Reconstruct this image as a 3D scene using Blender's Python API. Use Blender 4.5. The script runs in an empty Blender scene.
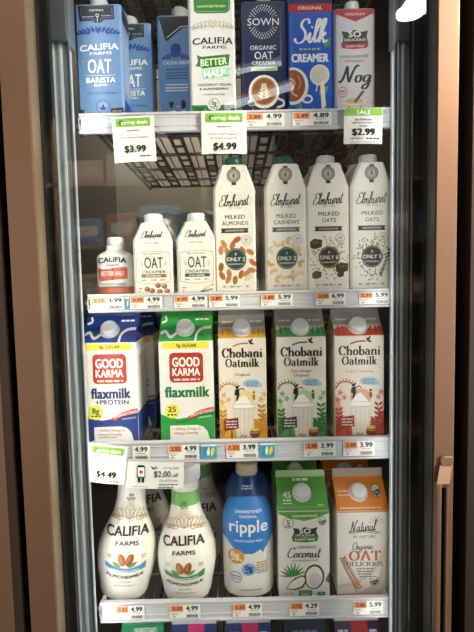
import bpy, bmesh, math, random
from mathutils import Vector, Matrix
from mathutils.geometry import tessellate_polygon
random.seed(7)
C = bpy.context.scene.collection
PI = math.pi
# ------------------------------------------------------------------ camera
F = 480.0
EYE = Vector((0.0, -0.85, 1.45))
zc = Vector((-131, 6300, 480)).normalized()
xc = Vector((zc.y, -zc.x, 0)).normalized()
yc = zc.cross(xc)
M3 = Matrix((xc, yc, zc))            # rows: world axes in camera coordinates
cam = bpy.data.cameras.new('camera'); camo = bpy.data.objects.new('camera', cam); C.objects.link(camo)
camo.matrix_world = Matrix.Translation(EYE) @ M3.to_4x4()
cam.sensor_fit = 'VERTICAL'; cam.sensor_height = 24; cam.lens = 24 * F / 632; cam.clip_start = .01
bpy.context.scene.camera = camo

def W(px, py, Y):
    d = M3 @ Vector((px - 237, -(py - 316), -F))
    return EYE + d * ((Y - EYE.y) / d.y)
def MPP(Y): return (Y - EYE.y) / F

# ------------------------------------------------------------------ materials
def lin(h):
    h = h.lstrip('#'); r = []
    for i in (0, 2, 4):
        c = int(h[i:i+2], 16) / 255
        r.append(c / 12.92 if c <= .04045 else ((c + .055) / 1.055) ** 2.4)
    return (*r, 1)
MATS = {}
def mat(name, col, rough=.45, metal=0, var=.05, scale=40, bump=0, sss=0, spec=.5, stretch=None):
    if name in MATS: return MATS[name]
    m = bpy.data.materials.new(name); m.use_nodes = True; nt = m.node_tree; n = nt.nodes; l = nt.links
    b = n['Principled BSDF']; c = lin(col)
    b.inputs['Roughness'].default_value = rough; b.inputs['Metallic'].default_value = metal
    b.inputs['Specular IOR Level'].default_value = spec
    tc = n.new('ShaderNodeTexCoord'); mp = n.new('ShaderNodeMapping'); l.new(tc.outputs['Object'], mp.inputs[0])
    if stretch: mp.inputs['Scale'].default_value = stretch
    nz = n.new('ShaderNodeTexNoise'); nz.inputs['Scale'].default_value = scale; nz.inputs['Detail'].default_value = 3
    l.new(mp.outputs[0], nz.inputs['Vector'])
    rp = n.new('ShaderNodeValToRGB'); l.new(nz.outputs['Fac'], rp.inputs[0])
    rp.color_ramp.elements[0].position = .3; rp.color_ramp.elements[1].position = .7
    rp.color_ramp.elements[0].color = tuple(max(0, x * (1 - var)) for x in c[:3]) + (1,)
    rp.color_ramp.elements[1].color = tuple(min(1, x * (1 + var)) for x in c[:3]) + (1,)
    l.new(rp.outputs[0], b.inputs['Base Color'])
    if bump:
        bp = n.new('ShaderNodeBump'); bp.inputs['Strength'].default_value = bump; bp.inputs['Distance'].default_value = .002
        l.new(nz.outputs['Fac'], bp.inputs['Height']); l.new(bp.outputs[0], b.inputs['Normal'])
    if sss:
        b.inputs['Subsurface Weight'].default_value = sss; b.inputs['Subsurface Radius'].default_value = (.02, .015, .01)
        b.inputs['Subsurface Scale'].default_value = .3
    MATS[name] = m; return m
def P(h, rough=.42):                       # printing ink on coated carton
    return mat('ink_' + h.lstrip('#') + ('' if rough == .42 else '_%d' % (rough * 100)), h, rough, var=.025, scale=90, spec=.5 if rough < .9 else .1)
def emit(name, col, s):
    m = bpy.data.materials.new(name); m.use_nodes = True; n = m.node_tree.nodes; n.remove(n['Principled BSDF'])
    e = n.new('ShaderNodeEmission'); e.inputs[0].default_value = lin(col); e.inputs[1].default_value = s
    m.node_tree.links.new(e.outputs[0], n['Material Output'].inputs[0]); return m
def glass_mat():
    m = bpy.data.materials.new('door_glass'); m.use_nodes = True; nt = m.node_tree; n = nt.nodes; n.remove(n['Principled BSDF'])
    t = n.new('ShaderNodeBsdfTransparent'); t.inputs[0].default_value = (.93, .95, .94, 1)
    g = n.new('ShaderNodeBsdfGlossy'); g.inputs['Roughness'].default_value = .012
    f = n.new('ShaderNodeFresnel'); ge = n.new('ShaderNodeNewGeometry'); mr = n.new('ShaderNodeMapRange')
    mr.inputs['To Min'].default_value = 1.52; mr.inputs['To Max'].default_value = 1/1.52      # both faces of the pane reflect alike
    nt.links.new(ge.outputs['Backfacing'], mr.inputs['Value']); nt.links.new(mr.outputs[0], f.inputs[0])
    x = n.new('ShaderNodeMixShader'); nt.links.new(f.outputs[0], x.inputs[0]); nt.links.new(t.outputs[0], x.inputs[1])
    nt.links.new(g.outputs[0], x.inputs[2]); nt.links.new(x.outputs[0], n['Material Output'].inputs[0]); return m

# ------------------------------------------------------------------ mesh building
class MB:
    def __init__(s): s.v = []; s.f = []; s.m = []; s.mats = []; s.sm = []
    def mi(s, m):
        if m not in s.mats: s.mats.append(m)
        return s.mats.index(m)
    def add(s, vs, fs, m, smooth=False):
        b = len(s.v); s.v += [tuple(v) for v in vs]; i = s.mi(m)
        for f in fs: s.f.append(tuple(b + k for k in f)); s.m.append(i); s.sm.append(smooth)
    def box(s, x0, x1, y0, y1, z0, z1, m, bev=0):
        bm = bmesh.new(); bmesh.ops.create_cube(bm, size=1)
        for v in bm.verts: v.co = ((x0+x1)/2 + v.co.x*(x1-x0), (y0+y1)/2 + v.co.y*(y1-y0), (z0+z1)/2 + v.co.z*(z1-z0))
        if bev: bmesh.ops.bevel(bm, geom=bm.edges[:], offset=bev, segments=2, affect='EDGES', profile=.6)
        s.bm(bm, m)
    def bm(s, bm, m, smooth=False):
        bm.verts.index_update(); s.add([v.co.copy() for v in bm.verts], [[v.index for v in f.verts] for f in bm.faces], m, smooth); bm.free()
    def tube(s, a, b, r, m, n=8):
        a = Vector(a); b = Vector(b); d = (b - a).normalized()
        u = d.cross(Vector((0, 0, 1))) if abs(d.z) < .9 else d.cross(Vector((1, 0, 0)))
        u.normalize(); w = d.cross(u); vs = []
        for p in (a, b):
            for k in range(n):
                t = 2 * PI * k / n; vs.append(p + u * math.cos(t) * r + w * math.sin(t) * r)
        s.add(vs, [[k, (k+1) % n, n + (k+1) % n, n + k] for k in range(n)], m, True)
        s.add(vs, [list(range(n))[::-1], list(range(n, 2*n))], m)
    def rings(s, rs, m, smooth=True, cap=True, matf=None):
        n = len(rs[0]); b = len(s.v)
        for r in rs: s.v += [tuple(p) for p in r]
        i = s.mi(m)
        for j in range(len(rs) - 1):
            ii = s.mi(matf(j)) if matf else i
            for k in range(n):
                s.f.append((b+j*n+k, b+j*n+(k+1) % n, b+(j+1)*n+(k+1) % n, b+(j+1)*n+k)); s.m.append(ii); s.sm.append(smooth)
        if cap:
            s.f.append(tuple(b + k for k in range(n))[::-1]); s.m.append(s.mi(matf(0)) if matf else i); s.sm.append(False)
            s.f.append(tuple(b + (len(rs)-1)*n + k for k in range(n))); s.m.append(s.mi(matf(len(rs)-2)) if matf else i); s.sm.append(False)
    def build(s, name, parent=None, mtx=None):
        me = bpy.data.meshes.new(name); me.from_pydata(s.v, [], s.f)
        for m in s.mats: me.materials.append(m)
        me.polygons.foreach_set('material_index', s.m); me.polygons.foreach_set('use_smooth', s.sm); me.update()
        o = bpy.data.objects.new(name, me); C.objects.link(o)
        if parent: o.parent = parent
        if mtx: o.matrix_world = mtx
        return o
def tag(o, label=None, cat=None, group=None, kind=None):
    if label: o['label'] = label
    if cat: o['category'] = cat
    if group: o['group'] = group
    if kind: o['kind'] = kind
    return o
def empty(name, loc, rz=0, ry=0, rx=0):
    o = bpy.data.objects.new(name, None); C.objects.link(o); o.location = loc; o.rotation_euler = (rx, ry, rz); o.empty_display_size = .02; return o
def copy_tree(o, parent=None):
    c = o.copy(); C.objects.link(c)
    if parent: c.parent = parent
    for ch in list(o.children): copy_tree(ch, c)
    return c

# ------------------------------------------------------------------ lettering
TC = {}
def text_mesh(txt, bold):
    k = (txt, bold)
    if k in TC: return TC[k]
    cu = bpy.data.curves.new('t', 'FONT'); cu.body = txt; cu.resolution_u = 3; cu.space_character = 1.03
    o = bpy.data.objects.new('t', cu); C.objects.link(o)
    dg = bpy.context.evaluated_depsgraph_get(); me = o.evaluated_get(dg).to_mesh()
    vs = [(v.co.x, v.co.y) for v in me.vertices]; fs = [tuple(p.vertices) for p in me.polygons]
    o.evaluated_get(dg).to_mesh_clear(); bpy.data.objects.remove(o); bpy.data.curves.remove(cu)
    TC[k] = (vs, fs); return TC[k]
_h = text_mesh('H', 0)[0]; CAP = max(v[1] for v in _h)
SCRIPT = {
'l': (.26, [[(0,.1),(.12,.4),(.26,.85),(.2,1.0),(.12,.85),(.1,.3),(.14,.03),(.26,.1)]]),
'm': (.58, [[(0,.3),(.06,.42),(.08,.3),(.06,0)],[(.07,.22),(.18,.42),(.26,.36),(.25,0)],[(.26,.22),(.38,.42),(.46,.34),(.46,.05),(.52,0),(.6,.1)]]),
'h': (.44, [[(0,.1),(.14,.45),(.24,.9),(.18,1.0),(.1,.85),(.07,0)],[(.08,.2),(.2,.42),(.3,.35),(.3,.06),(.36,0),(.46,.1)]]),
'u': (.46, [[(0,.3),(.06,.42),(.07,.1),(.15,0),(.28,.1),(.34,.42)],[(.34,.42),(.33,.08),(.4,0),(.48,.1)]]),
'r': (.36, [[(0,.1),(.08,.42),(.12,.46),(.14,.38),(.26,.4),(.24,.1),(.3,0),(.38,.1)]]),
's': (.3, [[(0,.1),(.14,.42),(.18,.46),(.24,.2),(.2,.02),(.1,0),(.06,.06)],[(.2,.02),(.32,.1)]]),
't': (.24, [[(.17,.85),(.1,.2),(.14,0),(.26,.1)],[(-.02,.58),(.3,.62)]]),
'i': (.22, [[(0,.1),(.1,.42),(.09,.1),(.14,0),(.24,.1)],[(.13,.62),(.16,.68)]]),
'k': (.38, [[(0,.1),(.14,.45),(.24,.9),(.18,1),(.1,.8),(.07,0)],[(.08,.18),(.24,.42),(.28,.34),(.12,.2)],[(.12,.2),(.22,.14),(.3,0),(.42,.1)]]),
'n': (.43, [[(0,.3),(.06,.42),(.08,.3),(.06,0)],[(.07,.22),(.2,.42),(.3,.35),(.29,.06),(.35,0),(.44,.1)]]),
'o': (.4, [[(.22,.42),(.08,.36),(.04,.14),(.14,0),(.28,.08),(.3,.28),(.22,.42),(.3,.36),(.42,.38)]]),
'g': (.46, [[(.34,.36),(.24,.43),(.08,.32),(.05,.12),(.14,.02),(.28,.12),(.36,.42)],[(.36,.42),(.32,-.2),(.2,-.42),(.06,-.36),(.1,-.2),(.44,.08)]]),
'a': (.48, [[(.34,.36),(.24,.43),(.08,.32),(.05,.12),(.14,0),(.28,.12),(.36,.42)],[(.36,.42),(.34,.1),(.4,0),(.5,.1)]]),
'c': (.32, [[(.3,.34),(.22,.43),(.08,.32),(.05,.12),(.14,0),(.34,.1)]]),
'E': (.56, [[(.56,.8),(.46,.98),(.24,.9),(.2,.68),(.38,.55)],[(.38,.55),(.14,.48),(.04,.2),(.2,0),(.44,.06),(.58,.24)]]),
'S': (.55, [[(.56,.8),(.46,1.0),(.26,.92),(.22,.7),(.42,.45),(.44,.16),(.24,-.02),(.04,.06),(0,.2)]]),
'N': (.7, [[(-.1,.1),(-.02,0),(.1,.3),(.2,.98)],[(.2,.98),(.3,.4),(.42,0)],[(.42,0),(.52,.6),(.68,1.02),(.8,.95)]]),
'C': (.55, [[(.56,.78),(.46,1.0),(.2,.84),(.04,.4),(.12,.06),(.34,0),(.6,.2)]]),
'O': (.6, [[(.36,1),(.12,.8),(.04,.4),(.16,.02),(.42,.04),(.58,.4),(.52,.84),(.3,.98),(.2,.84)]]),
}
def _ell(cx, cy, rx, ry, a0=0, a1=360, n=12):
    return [(cx + rx*math.cos(math.radians(a0+(a1-a0)*k/n)), cy + ry*math.sin(math.radians(a0+(a1-a0)*k/n))) for k in range(n+1)]
def _st(x, y0, y1): return [(x, y0), (x, (y0+y1)/2), (x, y1)]
def _sl(x0, x1, y): return [(x0, y), ((x0+x1)/2, y), (x1, y)]
SERIF = {
'C': (.78, [_ell(.42,.5,.32,.46,40,320)+[], _st(.68,.66,.92)]), 'O': (.86, [_ell(.42,.5,.33,.46)]),
'h': (.68, [_st(.14,0,1), [(.14,.38),(.28,.58),(.44,.56),(.5,.4),(.5,0)], _sl(.0,.28,.03), _sl(.36,.64,.03), _sl(.02,.14,.97)]),
'o': (.58, [_ell(.28,.3,.2,.27)]), 'b': (.62, [_st(.14,0,1), _ell(.33,.3,.19,.27), _sl(.02,.14,.97)]),
'a': (.62, [_ell(.27,.2,.17,.17), [(.1,.5),(.26,.6),(.42,.5),(.43,.3),(.43,0)], _sl(.43,.56,.03)]),
'n': (.68, [_st(.14,0,.58), [(.14,.38),(.28,.58),(.44,.56),(.5,.4),(.5,0)], _sl(.0,.28,.03), _sl(.36,.64,.03), _sl(.02,.14,.56)]),
'i': (.34, [_st(.16,0,.58), _sl(.02,.3,.03), _sl(.03,.16,.56), _st(.16,.76,.88)]),
't': (.42, [_st(.18,.1,.85), [(.18,.1),(.24,.02),(.38,.06)], _sl(.02,.36,.56)]),
'm': (1.0, [_st(.14,0,.58), [(.14,.38),(.26,.58),(.4,.56),(.46,.4),(.46,0)], [(.46,.38),(.6,.58),(.74,.56),(.8,.4),(.8,0)], _sl(0,.26,.03), _sl(.34,.58,.03), _sl(.68,.94,.03), _sl(.02,.14,.56)]),
'l': (.34, [_st(.16,0,1), _sl(.02,.3,.03), _sl(.03,.16,.97)]),
'k': (.64, [_st(.14,0,1), [(.14,.2),(.46,.56)], [(.26,.34),(.5,0)], _sl(0,.28,.03), _sl(.38,.62,.03), _sl(.34,.58,.56)]),
'A': (.84, [[(.1,0),(.4,1)], [(.4,1),(.7,0)], _sl(.2,.6,.35), _sl(0,.22,.03), _sl(.56,.84,.03)]),
'T': (.76, [_st(.36,0,1), _sl(.04,.68,.97), _sl(.22,.5,.03), _st(.06,.76,.97), _st(.66,.76,.97)]),
'D': (.84, [_st(.14,0,1), [(.14,.97),(.5,.95),(.68,.5),(.5,.05),(.14,.03)]]),
'E': (.7, [_st(.14,0,1), _sl(.02,.58,.97), _sl(.14,.48,.52), _sl(.02,.6,.03), _st(.58,.03,.22), _st(.56,.8,.97)]),
'L': (.66, [_st(.14,0,1), _sl(.02,.26,.97), _sl(.02,.56,.03), _st(.56,.03,.24)]),
'I': (.34, [_st(.16,0,1), _sl(.03,.29,.97), _sl(.03,.29,.03)]),
'U': (.8, [[(.14,1),(.14,.3),(.36,.02),(.6,.3),(.6,1)], _sl(.02,.26,.97), _sl(.5,.72,.97)]),
'S': (.62, [[(.5,.78),(.4,.98),(.14,.9),(.1,.7),(.46,.4),(.5,.16),(.3,0),(.1,.06),(.06,.24)]]),
'g': (.6, [_ell(.26,.34,.18,.23), [(.42,.56),(.44,0),(.3,-.24),(.1,-.16)]]),
'r': (.46, [_st(.14,0,.58), [(.14,.38),(.24,.56),(.38,.56)], _sl(0,.28,.03)]),
'e': (.54, [_ell(.27,.3,.19,.27,0,320), _sl(.1,.46,.32)]), 'u': (.66, [[(.14,.58),(.14,.2),(.26,.02),(.44,.16)], _st(.48,0,.58)]),
'Z': (.7, [_sl(.08,.58,.97), [(.56,.97),(.1,.03)], _sl(.08,.6,.03)]), 'x': (.6, [[(.08,.56),(.48,.03)], [(.48,.56),(.08,.03)]]),
'y': (.6, [[(.06,.56),(.28,.05)], [(.5,.56),(.2,-.24)]]), ' ': (.3, []),
}
def catmull(p, n=5):
    if len(p) < 3: return p
    q = [p[0]] + list(p) + [p[-1]]; out = []
    for i in range(1, len(q) - 2):
        for k in range(n):
            t = k / n; a, b, c, d = q[i-1], q[i], q[i+1], q[i+2]
            out.append(tuple(.5*((2*b[j]) + (-a[j]+c[j])*t + (2*a[j]-5*b[j]+4*c[j]-d[j])*t*t + (-a[j]+3*b[j]-3*c[j]+d[j])*t**3) for j in (0, 1)))
    out.append(p[-1]); return out
def ribbon(p, t, w):
    """quads following p; half width t plus w where the stroke runs upright"""
    vs, fs = [], []
    for i, a in enumerate(p):
        u = p[max(0, i-1)]; v = p[min(len(p)-1, i+1)]; dx, dy = v[0]-u[0], v[1]-u[1]; L = math.hypot(dx, dy) or 1
        nx, ny = -dy / L, dx / L; h = t + w * abs(nx)
        vs += [(a[0]+nx*h, a[1]+ny*h), (a[0]-nx*h, a[1]-ny*h)]
        if i: k = 2 * i; fs.append((k-2, k-1, k+1, k))
    return vs, fs
def clip_rect(poly, x0, x1, y0, y1):
    def cl(pts, ins, cut):
        out = []
        for i in range(len(pts)):
            a, b = pts[i-1], pts[i]
            if ins(b):
                if not ins(a): out.append(cut(a, b))
                out.append(b)
            elif ins(a): out.append(cut(a, b))
        return out
    def cx(X): return lambda a, b: (X, a[1] + (b[1]-a[1])*(X-a[0])/(b[0]-a[0]))
    def cy(Y): return lambda a, b: (a[0] + (b[0]-a[0])*(Y-a[1])/(b[1]-a[1]), Y)
    for ins, cut in ((lambda p: p[0] >= x0, cx(x0)), (lambda p: p[0] <= x1, cx(x1)), (lambda p: p[1] >= y0, cy(y0)), (lambda p: p[1] <= y1, cy(y1))):
        if not poly: return poly
        poly = cl(poly, ins, cut)
    return poly
EPS = .00010
class Art:
    """Draws printing on a face. quad = (topL, topR, top, botL, botR, bottom) in drawing units; fn(x, z, off) -> local point, x from the
    face's middle, z up from its foot, in metres."""
    def __init__(s, mb, quad, w, h, fn, curved=False): s.mb, s.q, s.w, s.h, s.fn, s.curved = mb, quad, w, h, fn, curved; s.n = 0; s.rough = .42
    def uv(s, p):
        tl, tr, t, bl, br, b = s.q; k = (p[1]-t)/(b-t); l = tl+(bl-tl)*k; r = tr+(br-tr)*k
        return ((p[0]-l)/(r-l)-.5)*s.w, (1-k)*s.h
    def put(s, vs, fs, m, lay, step=0): s.mb.add([s.fn(*s.uv(v), lay*EPS + (i//2)*step) for i, v in enumerate(vs)], fs, m)
    def put_fine(s, vs, fs, m, lay):
        bm = bmesh.new(); q = [s.uv(v) for v in vs]; bv = [bm.verts.new((a, 0, b)) for a, b in q]
        for f in fs:
            try: bm.faces.new([bv[k] for k in f])
            except ValueError: pass
        for ax, st in ((0, .003), (2, .003)):
            lo = min(p[ax//2] for p in q); hi = max(p[ax//2] for p in q); k = math.ceil(lo/st)*st
            while k < hi:
                co = [0, 0, 0]; no = [0, 0, 0]; co[ax] = k; no[ax] = 1
                bmesh.ops.bisect_plane(bm, geom=bm.verts[:]+bm.edges[:]+bm.faces[:], plane_co=co, plane_no=no); k += st
        bm.verts.index_update()
        s.mb.add([s.fn(v.co.x, v.co.z, lay*EPS) for v in bm.verts], [[v.index for v in f.verts] for f in bm.faces], m); bm.free()
    def poly(s, pts, col, lay=1, clip=True):
        m = P(col, s.rough) if isinstance(col, str) else col; s.n += 1; lay += (s.n % 7) * .1
        q = [s.uv(p) for p in pts]
        if clip: q = clip_rect(q, -s.w/2*.998, s.w/2*.998, 0, s.h)
        if len(q) < 3: return
        if s.curved:
            bm = bmesh.new(); f = bm.faces.new([bm.verts.new((a, 0, b)) for a, b in q]); bmesh.ops.triangulate(bm, faces=[f])
            xs = [a for a, _ in q]; zs = [b for _, b in q]; st = .003
            for ax, lo, hi, s2 in ((0, min(xs), max(xs), st), (2, min(zs), max(zs), st*1.6)):
                k = math.ceil(lo/s2)*s2
                while k < hi:
                    co = [0, 0, 0]; no = [0, 0, 0]; co[ax] = k; no[ax] = 1
                    bmesh.ops.bisect_plane(bm, geom=bm.verts[:]+bm.edges[:]+bm.faces[:], plane_co=co, plane_no=no); k += s2
            bm.verts.index_update()
            s.mb.add([s.fn(v.co.x, v.co.z, lay*EPS) for v in bm.verts], [[v.index for v in f.verts] for f in bm.faces], m, True); bm.free()
        else:
            vs = [s.fn(a, b, lay*EPS) for a, b in q]
            tris = tessellate_polygon([[Vector((a, b, 0)) for a, b in q]])
            s.mb.add(vs, tris, m)
    def rect(s, x0, y0, x1, y1, col, lay=1): s.poly([(x0, y0), (x1, y0), (x1, y1), (x0, y1)], col, lay)
    def rrect(s, x0, y0, x1, y1, r, col, lay=1):
        pts = []
        for cx, cy, a in ((x1-r, y0+r, -90), (x1-r, y1-r, 0), (x0+r, y1-r, 90), (x0+r, y0+r, 180)):
            pts += [(cx+r*math.cos(math.radians(a+k*22.5)), cy+r*math.sin(math.radians(a+k*22.5))) for k in range(5)]
        s.poly(pts, col, lay)
    def oval(s, cx, cy, rx, ry, col, lay=1, rot=0, n=20):
        c, d = math.cos(math.radians(rot)), math.sin(math.radians(rot))
        s.poly([(cx+rx*math.cos(2*PI*k/n)*c-ry*math.sin(2*PI*k/n)*d, cy+rx*math.cos(2*PI*k/n)*d+ry*math.sin(2*PI*k/n)*c) for k in range(n)], col, lay)
    def ring(s, cx, cy, rx, ry, w, col, lay=1, a0=0, a1=360):
        n = 24; vs = []; fs = []
        for k in range(n+1):
            a = math.radians(a0+(a1-a0)*k/n)
            vs += [(cx+rx*math.cos(a), cy+ry*math.sin(a)), (cx+(rx-w)*math.cos(a), cy+(ry-w)*math.sin(a))]
            if k: fs.append((2*k-2, 2*k-1, 2*k+1, 2*k))
        s.put(vs, fs, P(col, s.rough), lay, 1.5e-6)
    def line(s, pts, w, col, lay=1, smooth=True):
        vs, fs = ribbon(catmull(pts) if smooth else pts, w/2, 0); s.put(vs, fs, P(col, s.rough), lay, 1.5e-6)
    def leaf(s, x, y, L, w, rot, col, lay=1):
        c, d = math.cos(math.radians(rot)), math.sin(math.radians(rot))
        p = [(0, 0), (.25*L, w*.4), (.5*L, w*.5), (.8*L, w*.25), (L, 0), (.8*L, -w*.25), (.5*L, -w*.5), (.25*L, -w*.4)]
        s.poly([(x+a*c-b*d, y+a*d+b*c) for a, b in p], col, lay)
    def lleaf(s, x, y, L, w, rot, col, lw=2.5, lay=1):
        c, d = math.cos(math.radians(rot)), math.sin(math.radians(rot))
        p = [(0, 0), (.3*L, w*.45), (.6*L, w*.45), (L, 0), (.6*L, -w*.45), (.3*L, -w*.45), (0, 0)]
        s.line([(x+a*c-b*d, y+a*d+b*c) for a, b in p], lw, col, lay)
    def text(s, t, cx, cy, w, h, col, lay=3, bold=.012, rot=0, bend=0, shear=0):
        vs, fs = text_mesh(t, 0); x0 = min(v[0] for v in vs); x1 = max(v[0] for v in vs); k = h / CAP; kx = w / (x1-x0)
        c, d = math.cos(math.radians(rot)), math.sin(math.radians(rot)); out = []
        for x, y in vs:
            X = (x-(x0+x1)/2)*kx; Y = -(y*k - h/2); X -= Y*shear; Y += bend*((X/(w/2))**2-.4)
            out.append((cx+X*c-Y*d, cy+X*d+Y*c))
        e = bold*k*1.35
        for q, (dx, dy) in enumerate(((0, 0),) if not e or h < 6 else ((-e, -e*.5), (e, -e*.5), (0, e*.5)) if h < 14 else ((-e, -e*.6), (e, -e*.6), (-e, e*.6), (e, e*.6), (0, 0))):
            o2 = [(x+dx, y+dy) for x, y in out]
            if s.curved: s.put_fine(o2, fs, P(col, s.rough), lay + q*.03)
            else: s.put(o2, fs, P(col, s.rough), lay + q*.03)
    def pen(s, t, cx, cy, w, h, col, font, tk, wk, lay=3, shear=0, rot=0, sp=0):
        X = 0; allv = []; allf = []
        for ch in t:
            adv, st = font[ch]
            for p in st:
                vs, fs = ribbon(catmull(p), tk, wk); b = len(allv); allv += [(X+v[0]+v[1]*shear, v[1]) for v in vs]; allf += [tuple(b+k for k in f) for f in fs]
            X += adv + sp
        x0 = min(v[0] for v in allv); x1 = max(v[0] for v in allv); k = w/(x1-x0)
        c, d = math.cos(math.radians(rot)), math.sin(math.radians(rot)); out = []
        for x, y in allv:
            a = (x-(x0+x1)/2)*k; b = -(y-.5)*h; out.append((cx+a*c-b*d, cy+a*d+b*c))
        s.put(out, allf, P(col, s.rough), lay, 1.2e-6)
    def script(s, t, cx, cy, w, h, col, wk=.03, shear=.25, rot=0, lay=3): s.pen(t, cx, cy, w, h, col, SCRIPT, .018, wk, lay, shear, rot)
    def serif(s, t, cx, cy, w, h, col, wk=.06, lay=3): s.pen(t, cx, cy, w, h, col, SERIF, .024, wk, lay)
    def bars(s, cx, cy, w, h, col, lay=2, n=None, seed=0):
        """a line of print too small to read"""
        r = random.Random(int(cx*7+cy*13+seed)); x = cx-w/2
        while x < cx+w/2:
            L = r.uniform(.8, 2.6)*h*1.6; L = min(L, cx+w/2-x)
            if L > h*.4: s.rect(x, cy-h/2, x+L, cy+h/2, col, lay)
            x += L + h*.7
    def flourish(s, cx, cy, w, h, col, filled=True):
        n = 6
        for k in range(n):
            for sg in (-1, 1):
                t = k/(n-1); x = cx+sg*w*.42*t; y = cy+h*.25-h*.2*math.sin(t*PI)*.6; L = h*(.75-.25*t)
                ang = -90+sg*(18+62*t)
                (s.leaf if filled else s.lleaf)(x, y, L, L*.42, ang, col)
                if k > 1: (s.leaf if filled else s.lleaf)(x, y, L*.7, L*.35, sg*18 if sg > 0 else 162, col)

# ------------------------------------------------------------------ package shapes
def super_ring(rx, ry, n, z, cy=0, N=48):
    r = []
    for k in range(N):
        t = 2*PI*k/N; c, s = math.cos(t), math.sin(t)
        r.append((math.copysign(abs(c)**(2/n), c)*rx, cy+math.copysign(abs(s)**(2/n), s)*ry, z))
    return r
def screw_cap(r, h, m, seg=40):
    mb = MB(); rs = []
    for z, k in ((0, .97), (.06, 1), (.1, 1), (.8, .98), (.93, .94), (1, .82)):
        rs.append([((r*k*(1+(.03 if (i % 2 and .1 <= z <= .8) else 0)))*math.cos(2*PI*i/seg), (r*k*(1+(.03 if (i % 2 and .1 <= z <= .8) else 0)))*math.sin(2*PI*i/seg), z*h) for i in range(seg)])
    mb.rings(rs, m); return mb
def place(pxl, pxr, Yf, z, d):
    """base centre of a package whose front face spans these pixels at depth Yf"""
    pass
def base_at(px, row, Yf, d):
    z = DECK[row]
    # choose py so the ray meets the deck height at depth Yf
    py = 279
    for _ in range(6):
        p = W(px, py, Yf); py += (p.z - z) / MPP(Yf)
    return Vector((p.x, Yf + d/2, z))
DECK = {1: W(236, 111, 0).z, 2: W(236, 292, 0).z, 3: W(236, 440, 0).z, 4: W(236, 599, 0).z}
DECK[5] = DECK[4] - .262; DECK[0] = DECK[1] + .31
CARD = mat('white_carton', '#ece6de', .4, var=.02)

def flat(w, d, lean=0):
    return lambda x, z, o: (x, -d/2 - o, z)
def flank(w, d):
    return lambda x, z, o: (w/2 + o, x, z)

def brick_carton(name, px, row, Yf, wp, hp, depth, col, capcol, cap_dx=0, rz=0, capr=8.2, top=None):
    """straight-sided aseptic carton with screw cap on its sloped top; returns (root, Art maker)"""
    k = MPP(Yf); w, h, d = wp*k, hp*k, depth
    root = empty(name, base_at(px, row, Yf, d), rz)
    b = MB(); m = P(col, .3)
    rc = .004
    def sec(z, dy=0, ins=0):
        a, c = w/2-ins, d/2-ins; pts = []
        for sx, sy in ((1, -1), (1, 1), (-1, 1), (-1, -1)):
            q = [(sx*a, sy*(c-rc)), (sx*(a-rc), sy*c)]
            if sx*sy > 0: q = q
            else: q = q[::-1]
            pts += [(p[0], p[1]+0, z + dy*(p[1]+d/2)/d) for p in q]
        return pts
    b.rings([sec(0, 0, .0015), sec(.002), sec(h, .012), sec(h+.0015, .012, .0015)], m, smooth=False)
    b.v = b.v; o = b.build('body', root)
    kc = capr*k; cp = screw_cap(kc, 10*k, capcol).build('cap', root); cp.location = (cap_dx*k, -d*.16, h+.002)
    nb = MB(); nb.tube((cap_dx*k, -d*.16, h-.001), (cap_dx*k, -d*.16, h+.004), kc*1.12, P('#d8d4cc'), 24); nb.build('cap_collar', root)
    lab = MB()
    def art(quad): return Art(lab, quad, w-2*rc*.4, h, flat(w, d))
    return root, art, lab, (w, d, h, k)

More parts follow.
